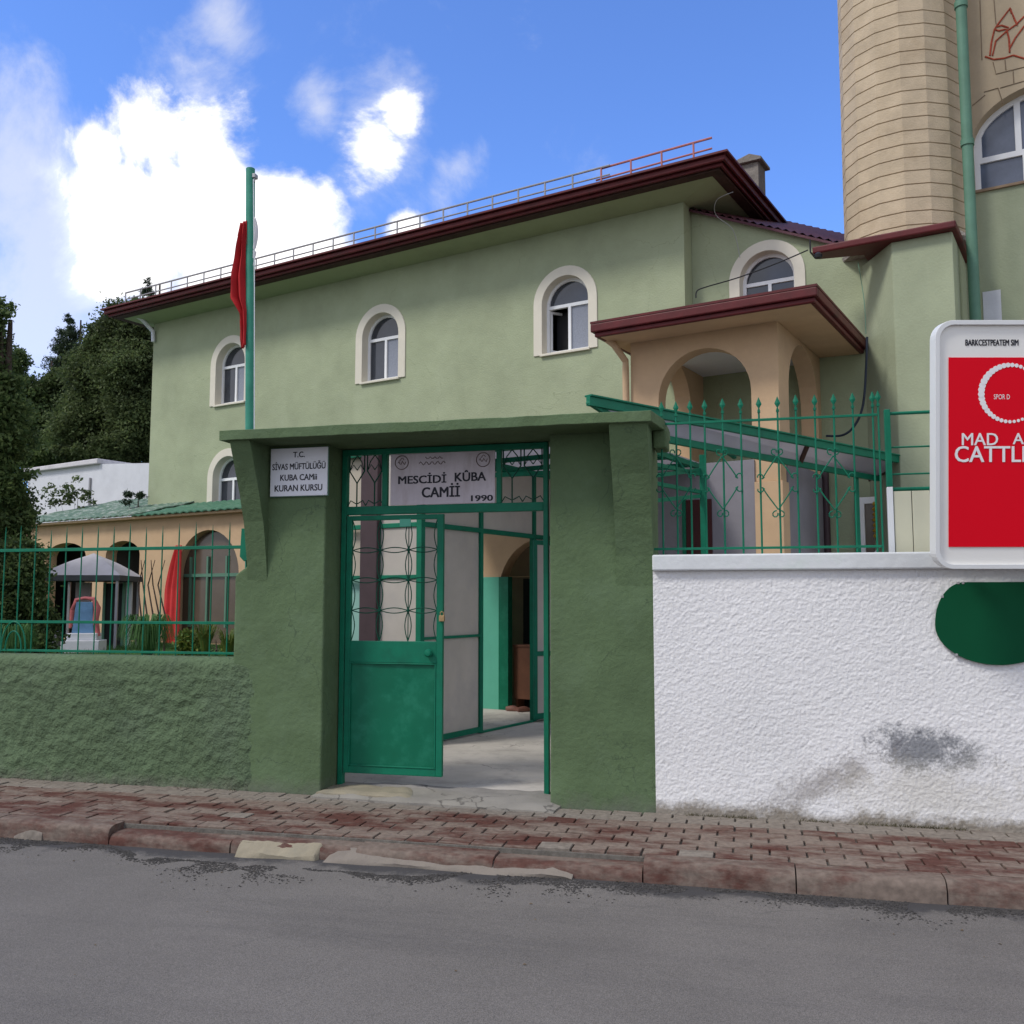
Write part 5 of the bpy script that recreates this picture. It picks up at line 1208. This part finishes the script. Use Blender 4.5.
# ================================================================== TREES AND PLANTS
def leaves(lobes, n, size, seed, needle=False, droop=0., gap=.35, hollow=.45):
    """many small quads in clumps through ellipsoid lobes (centre, radii)"""
    r = np.random.default_rng(seed); vol = np.array([l[1][0]*l[1][1]*l[1][2] for l in lobes])**.8; vol = vol/vol.sum(); V = []
    for (c, rad), f in zip(lobes, vol):
        m = int(n*f); ncl = max(6, int(m/55))
        d = r.normal(size=(ncl, 3)); d /= np.linalg.norm(d, axis=1)[:, None]
        rr = r.uniform(hollow, 1.05, (ncl, 1))**.7; cc = np.array(c)+d*rr*np.array(rad)
        keep = np.array([noise.noise(Vector(tuple(q*1.3))) > -gap for q in cc]); cc = cc[keep]
        if len(cc) == 0: continue
        idx = r.integers(0, len(cc), m); sp = min(rad)*.16+.03
        V.append(cc[idx]+r.normal(size=(m, 3))*sp*np.array([1, 1, .7]))
    P = np.concatenate(V); m = len(P)
    a = r.normal(size=(m, 3)); a /= np.linalg.norm(a, axis=1)[:, None]; b = r.normal(size=(m, 3)); b -= (b*a).sum(1)[:, None]*a; b /= np.linalg.norm(b, axis=1)[:, None]
    s = r.uniform(.6, 1.3, (m, 1))*size; w = .22 if needle else .5
    verts = np.stack([P-a*s, P+b*s*w, P+a*s, P-b*s*w], 1).reshape(-1, 3)
    return verts
def leafobj(name, verts, m, parent):
    org = np.array(ORG[parent.name][0]); v = verts-org; k = len(v)//4
    me = bpy.data.meshes.new(name); me.vertices.add(len(v)); me.vertices.foreach_set('co', v.ravel()); me.loops.add(len(v)); me.loops.foreach_set('vertex_index', np.arange(len(v)))
    me.polygons.add(k); me.polygons.foreach_set('loop_start', np.arange(0, len(v), 4)); me.polygons.foreach_set('loop_total', np.full(k, 4)); me.update(); me.validate()
    me.materials.append(M[m]); o = bpy.data.objects.new(name, me); COL.objects.link(o); o.parent = parent; ORG[o.name] = ORG[parent.name]; return o
def tree(name, label, px, dep, lobes_px, n, size, m, z0=GZ, trunk=.16, needle=False, cat='tree', group=None, seed=1, gap=.3, hollow=.45, depthf=.8):
    """lobes_px: (px, py, rx_px, ry_px) at distance dep; each lobe is a real ellipsoid there, spread in depth too"""
    base = atD(px, 600, dep); T = thing(name, label, cat, (base.x, base.y, z0), I4, group); lobes = []; rr = random.Random(seed)
    f = Vector((-math.sin(YAW), math.cos(YAW), 0)); s = dep/FPX
    for (x, y, rx, ry) in lobes_px:
        off = rr.uniform(-.5, .5)*rx*s; c = atD(x, y, dep+off); lobes.append(((c.x, c.y, c.z), (rx*s, rx*s*depthf, ry*s)))
    leafobj('crown', leaves(lobes, n, size, seed, needle, gap=gap, hollow=hollow), m, T)
    tb = MB(); topc = max(l[0][2] for l in lobes)
    tb.tube([(base.x, base.y, z0-.1), (base.x+.05, base.y, z0+(topc-z0)*.4), (base.x, base.y+.05, topc)], [trunk, trunk*.7, trunk*.2], 10)
    for (c, rd_) in lobes:
        zz_ = z0+(c[2]-z0)*.55; st = Vector((base.x, base.y, min(zz_, topc))); en = Vector(c); mid = (st+en)/2+Vector((0, 0, -.1))
        tb.tube([st, mid, en], [trunk*.4, trunk*.28, trunk*.08], 7)
    tb.build('trunk', 'bark', T, smooth=True); return T
tree('broadleaf_tree', 'loose dark green broadleaf tree at the far left edge of the garden', -6, 14.5,
     [(2, 318, 14, 20), (-20, 345, 30, 34), (6, 372, 22, 18), (-10, 410, 38, 28), (8, 438, 26, 22), (-25, 450, 40, 36), (4, 482, 24, 22), (-10, 510, 42, 28), (14, 520, 20, 16), (-40, 400, 40, 60), (4, 545, 22, 20)],
     80000, .038, 'leaf_a', seed=3, gap=.06, hollow=.3)
tree('conifer', 'dark pointed conifer rising left of the big bushy tree', 68, 38,
     [(70, 320, 5, 9), (70, 333, 11, 9), (69, 347, 17, 11), (67, 366, 23, 13), (66, 388, 26, 16), (66, 410, 30, 18), (66, 436, 34, 20), (66, 455, 36, 16)],
     60000, .085, 'leaf_c', needle=True, seed=5, gap=.45, hollow=.1)
tree('bushy_tree', 'big dense olive green tree against the left corner of the mosque hall', 112, 30,
     [(128, 325, 30, 24), (102, 342, 22, 20), (150, 328, 22, 28), (92, 375, 30, 26), (130, 370, 38, 32), (158, 375, 24, 40), (100, 410, 40, 28), (140, 415, 36, 32), (75, 425, 30, 22), (112, 446, 44, 14), (146, 446, 24, 16), (128, 456, 28, 10), (80, 452, 26, 10)],
     150000, .060, 'leaf_b', seed=8, gap=.30, hollow=.1)
tree('background_tree', 'dark tree filling the gap between conifer and left garden tree', 40, 33,
     [(45, 395, 22, 18), (30, 425, 32, 24), (60, 440, 30, 20), (20, 390, 16, 16), (35, 455, 38, 14), (60, 380, 16, 14), (15, 360, 14, 16)], 70000, .065, 'leaf_a', seed=12, gap=.35, hollow=.15)
tree('distant_fir', 'thin distant fir tip showing over the left end of the roof', 148, 36,
     [(148, 283, 3, 7), (147, 293, 7, 7), (145, 303, 11, 8), (148, 330, 14, 25)], 3500, .10, 'leaf_c', needle=True, seed=14, gap=.6)
tree('dark_shrub', 'dark dense shrub behind the fence at the far left', 15, 12.5,
     [(5, 590, 30, 40), (28, 600, 22, 40), (-20, 600, 40, 50), (22, 560, 20, 22), (10, 640, 40, 25), (40, 630, 14, 26)], 60000, .034, 'leaf_a', trunk=.05, cat='shrub', seed=21, gap=.5, hollow=.1)
tree('climbing_plant', 'sparse climber with pale leaves on the white outbuilding wall', 72, 22.5,
     [(60, 497, 12, 10), (75, 490, 10, 12), (85, 500, 9, 10), (50, 490, 8, 8)], 600, .05, 'leaf_b', trunk=.02, cat='plant', seed=23, gap=.4)
def spiky(name, label, px, py, dep, h, w, n, m, z=None, cat='plant', arch_=1.0, seed=0):
    b = atD(px, py, dep); zb = GZ if z is None else z; T = thing(name, label, cat, (b.x, b.y, zb)); rr = random.Random(seed); mb = MB()
    for i in range(n):
        a = rr.uniform(0, 6.283); L_ = rr.uniform(.6, 1); d = Vector((math.cos(a), math.sin(a), 0)); wd_ = rr.uniform(.006, .012); sd = Vector((-d.y, d.x, 0))*wd_
        vs = []
        for k in range(8):
            t = k/7; p_0 = Vector((b.x, b.y, zb))+d*(w*L_*(t**.8))+Vector((0, 0, h*L_*(math.sin(t*2.5*arch_)*1.05) ))
            vs += [p_0-sd*(1-t*.8), p_0+sd*(1-t*.8)]
        mb.add(vs, [(2*k, 2*k+1, 2*k+3, 2*k+2) for k in range(7)])
    o = mb.build('blades', m, T, recalc=False); 
    MB().lathe([(.04, -.02), (.03, .03), (.01, .06)], (b.x, b.y, zb), 8).build('crown_base', 'bark', T); return T
spiky('arching_grass', 'fountain-like clump of arching green blades beside the red curtain', 147, 650, 11.0, .62, .36, 420, 'leaf_d', seed=2)
spiky('arching_grass', 'arching green grass clump at the far left of the garden', 12, 650, 10.6, .52, .30, 380, 'leaf_d', seed=3)
spiky('yellow_plant', 'yellowish green upright blades before the annex arch', 205, 655, 12.6, .50, .22, 170, 'leaf_e', arch_=.75, seed=4)
spiky('yellow_plant', 'yellow green blades close beside the gate pillar', 228, 655, 12.2, .42, .20, 150, 'leaf_e', arch_=.75, seed=5)
tree('flowering_bush', 'low yellowish bush in front of the annex arch', 215, 13.5, [(200, 640, 16, 12), (222, 642, 14, 13), (185, 645, 9, 9)], 4200, .035, 'leaf_e', trunk=.02, cat='shrub', seed=31)
# climbing bare stem by the kiosk, dark plant on annex roof
mb = MB()
for i in range(5):
    x = 142+i*5; mb.tube([tuple(atD(x+2, 655, 13.8)), tuple(atD(x-1+i, 615, 13.8)), tuple(atD(x-4, 585, 13.9)), tuple(atD(x+(-6 if i % 2 else 3), 560, 13.8))], [.018, .014, .010, .005], 6)
b = atD(150, 655, 13.8); tag(mb.build('bare_climber', 'bark', base=(b.x, b.y, GZ)), 'thin bare climbing stems between kiosk and red curtain', 'plant')
tree('roof_plant', 'small dark pine branch poking above the annex roof', 133, 20.2, [(131, 494, 4, 9), (138, 498, 7, 3), (126, 501, 4, 3)], 500, .06, 'leaf_c', z0=3.3, trunk=.02, needle=True, cat='plant', seed=41)
# lawn blades just behind the fence
mb = MB(); rr = random.Random(5)
for i in range(16000):
    y = rr.uniform(8.0, 15); x = rr.uniform(-13, -3.7-(y-7.7)*.66); h = rr.uniform(.03, .10); t = rr.uniform(-.03, .03)
    mb.add([(x-.004, y, GZ), (x+.004, y, GZ), (x+t, y+t, GZ+h)], [(0,1,2)])
struct(tag(mb.build('garden_grass', 'leaf_d', recalc=False), 'short lawn grass of the raised garden', 'grass'), 'stuff')
# ================================================================== CAMERA, LIGHT, WORLD
cam = bpy.data.cameras.new('camera'); co = bpy.data.objects.new('camera', cam); COL.objects.link(co)
co.location = EYE; co.rotation_euler = (math.pi/2+PITCH, 0, YAW); cam.sensor_width = 36; cam.sensor_fit = 'HORIZONTAL'; cam.lens = 36*FPX/1024; cam.clip_end = 3000; cam.clip_start = .05
SC.camera = co
SUN_EL, SUN_AZ = R(50), R(228)      # azimuth clockwise from +Y: behind-left of the viewer
sl = bpy.data.lights.new('sun', 'SUN'); sl.energy = 1.8; sl.angle = R(13); sl.color = (1, .96, .9); so_ = bpy.data.objects.new('sun', sl); COL.objects.link(so_)
d = Vector((math.sin(SUN_AZ)*math.cos(SUN_EL), math.cos(SUN_AZ)*math.cos(SUN_EL), math.sin(SUN_EL)))
so_.rotation_euler = d.to_track_quat('Z', 'Y').to_euler(); so_.location = (0, -5, 20)
wd = bpy.data.worlds.new('World'); SC.world = wd; wd.use_nodes = True; nt = wd.node_tree; L = nt.links
bg = nt.nodes['Background']; bg.inputs['Strength'].default_value = .118
sk = nn(nt, 'ShaderNodeTexSky', sky_type='NISHITA'); sk.sun_disc = False; sk.sun_elevation = SUN_EL; sk.sun_rotation = SUN_AZ; sk.air_density = 1.0; sk.dust_density = .3; sk.ozone_density = 2.5; sk.altitude = 1200
tc = nn(nt, 'ShaderNodeTexCoord'); dr = tc.outputs['Generated']
def mth(op, a, b=None, c=None):
    n = nn(nt, 'ShaderNodeMath', operation=op)
    for i, x in enumerate((a, b, c)):
        if x is None: continue
        if isinstance(x, (int, float)): n.inputs[i].default_value = x
        else: L.new(x, n.inputs[i])
    return n.outputs[0]
def nz(scale, detail=8, rough=.6, off=0, dist=0):
    mp = nn(nt, 'ShaderNodeMapping'); mp.inputs['Location'].default_value = (off, off*.7, off*.3); L.new(dr, mp.inputs[0])
    n = nn(nt, 'ShaderNodeTexNoise'); n.inputs['Scale'].default_value = scale; n.inputs['Detail'].default_value = detail; n.inputs['Roughness'].default_value = rough; n.inputs['Distortion'].default_value = dist; L.new(mp.outputs[0], n.inputs['Vector']); return n.outputs['Fac']
N1 = nz(7, 10, .62, 3.1, .3); N2 = nz(2.2, 6, .6, 9.2)
def blob(px, py, rad, w=1.0):
    v = ray(px, py).normalized(); n = nn(nt, 'ShaderNodeVectorMath', operation='DISTANCE'); L.new(dr, n.inputs[0]); n.inputs[1].default_value = v
    return mth('MULTIPLY', mth('MAXIMUM', mth('MULTIPLY_ADD', n.outputs['Value'], -FPX/rad*.98, 1.0), -1.0), w)
def mx_(lst):
    o = lst[0]
    for x in lst[1:]: o = mth('SMOOTH_MAX', o, x, .25) if False else mth('MAXIMUM', o, x)
    return o
solid = mx_([blob(150, 130, 62), blob(205, 138, 62), blob(125, 205, 66), blob(200, 225, 95), blob(285, 225, 62), blob(318, 262, 52), blob(240, 290, 105), blob(100, 150, 34), blob(140, 255, 70), blob(380, 148, 48, .85), blob(402, 122, 34, .85), blob(405, 232, 24, .9)])
thin = mx_([blob(60, 250, 150), blob(20, 330, 120), blob(150, 75, 30, .45), blob(232, 38, 34, .5), blob(390, 140, 70, .75), blob(455, 168, 45, .75), blob(318, 110, 40, .55), blob(200, 95, 55, .7), blob(0, 170, 50, .25)])
back = mth('MULTIPLY_ADD', N2, 4.0, -1.35)       # unseen broken cloud added outside the view to keep ambient light neutral
fwd = ray(512, 250).normalized(); dn = nn(nt, 'ShaderNodeVectorMath', operation='DOT_PRODUCT'); L.new(dr, dn.inputs[0]); dn.inputs[1].default_value = fwd
bm_ = nn(nt, 'ShaderNodeMapRange'); bm_.inputs[1].default_value = .70; bm_.inputs[2].default_value = .45; L.new(dn.outputs['Value'], bm_.inputs[0])
nd = mth('MULTIPLY_ADD', N1, 2.8, -1.42)
def sst(x, lo, hi, top=1.0):
    m = nn(nt, 'ShaderNodeMapRange', interpolation_type='SMOOTHSTEP'); m.inputs[1].default_value = lo; m.inputs[2].default_value = hi; m.inputs[4].default_value = top; L.new(x, m.inputs[0]); return m.outputs[0]
s_mask = sst(mth('ADD', solid, nd), .03, .58)
t_mask = sst(mth('ADD', thin, mth('MULTIPLY_ADD', N1, 2.6, -1.3)), .0, .85, .60)
b_mask = mth('MULTIPLY', sst(back, .0, .6, .95), bm_.outputs[0])
msk = mth('MAXIMUM', mth('MAXIMUM', s_mask, t_mask), b_mask)
tint = nn(nt, 'ShaderNodeMix', data_type='RGBA'); tint.inputs[0].default_value = 1; tint.blend_type = 'MULTIPLY'; L.new(sk.outputs[0], tint.inputs[6]); tint.inputs[7].default_value = (1.0, 1.28, 1.85, 1)
cc = nn(nt, 'ShaderNodeMix', data_type='RGBA'); L.new(mth('MULTIPLY', s_mask, sst(nz(3.2, 8, .6, 5.5), .30, .62)), cc.inputs[0]); cc.inputs[6].default_value = (6.3, 6.3, 6.5, 1); cc.inputs[7].default_value = (9.5, 9.4, 9.3, 1)
mxw = nn(nt, 'ShaderNodeMix', data_type='RGBA'); L.new(msk, mxw.inputs[0]); L.new(tint.outputs[2], mxw.inputs[6]); L.new(cc.outputs[2], mxw.inputs[7])
L.new(mxw.outputs[2], bg.inputs['Color'])
SC.view_settings.view_transform = 'Standard'; SC.view_settings.look = 'None'; SC.view_settings.gamma = 1; SC.view_settings.exposure = 0.40; SC.view_settings.use_curve_mapping = False
SC.render.engine = 'CYCLES'; SC.render.resolution_x = 1024; SC.render.resolution_y = 1024
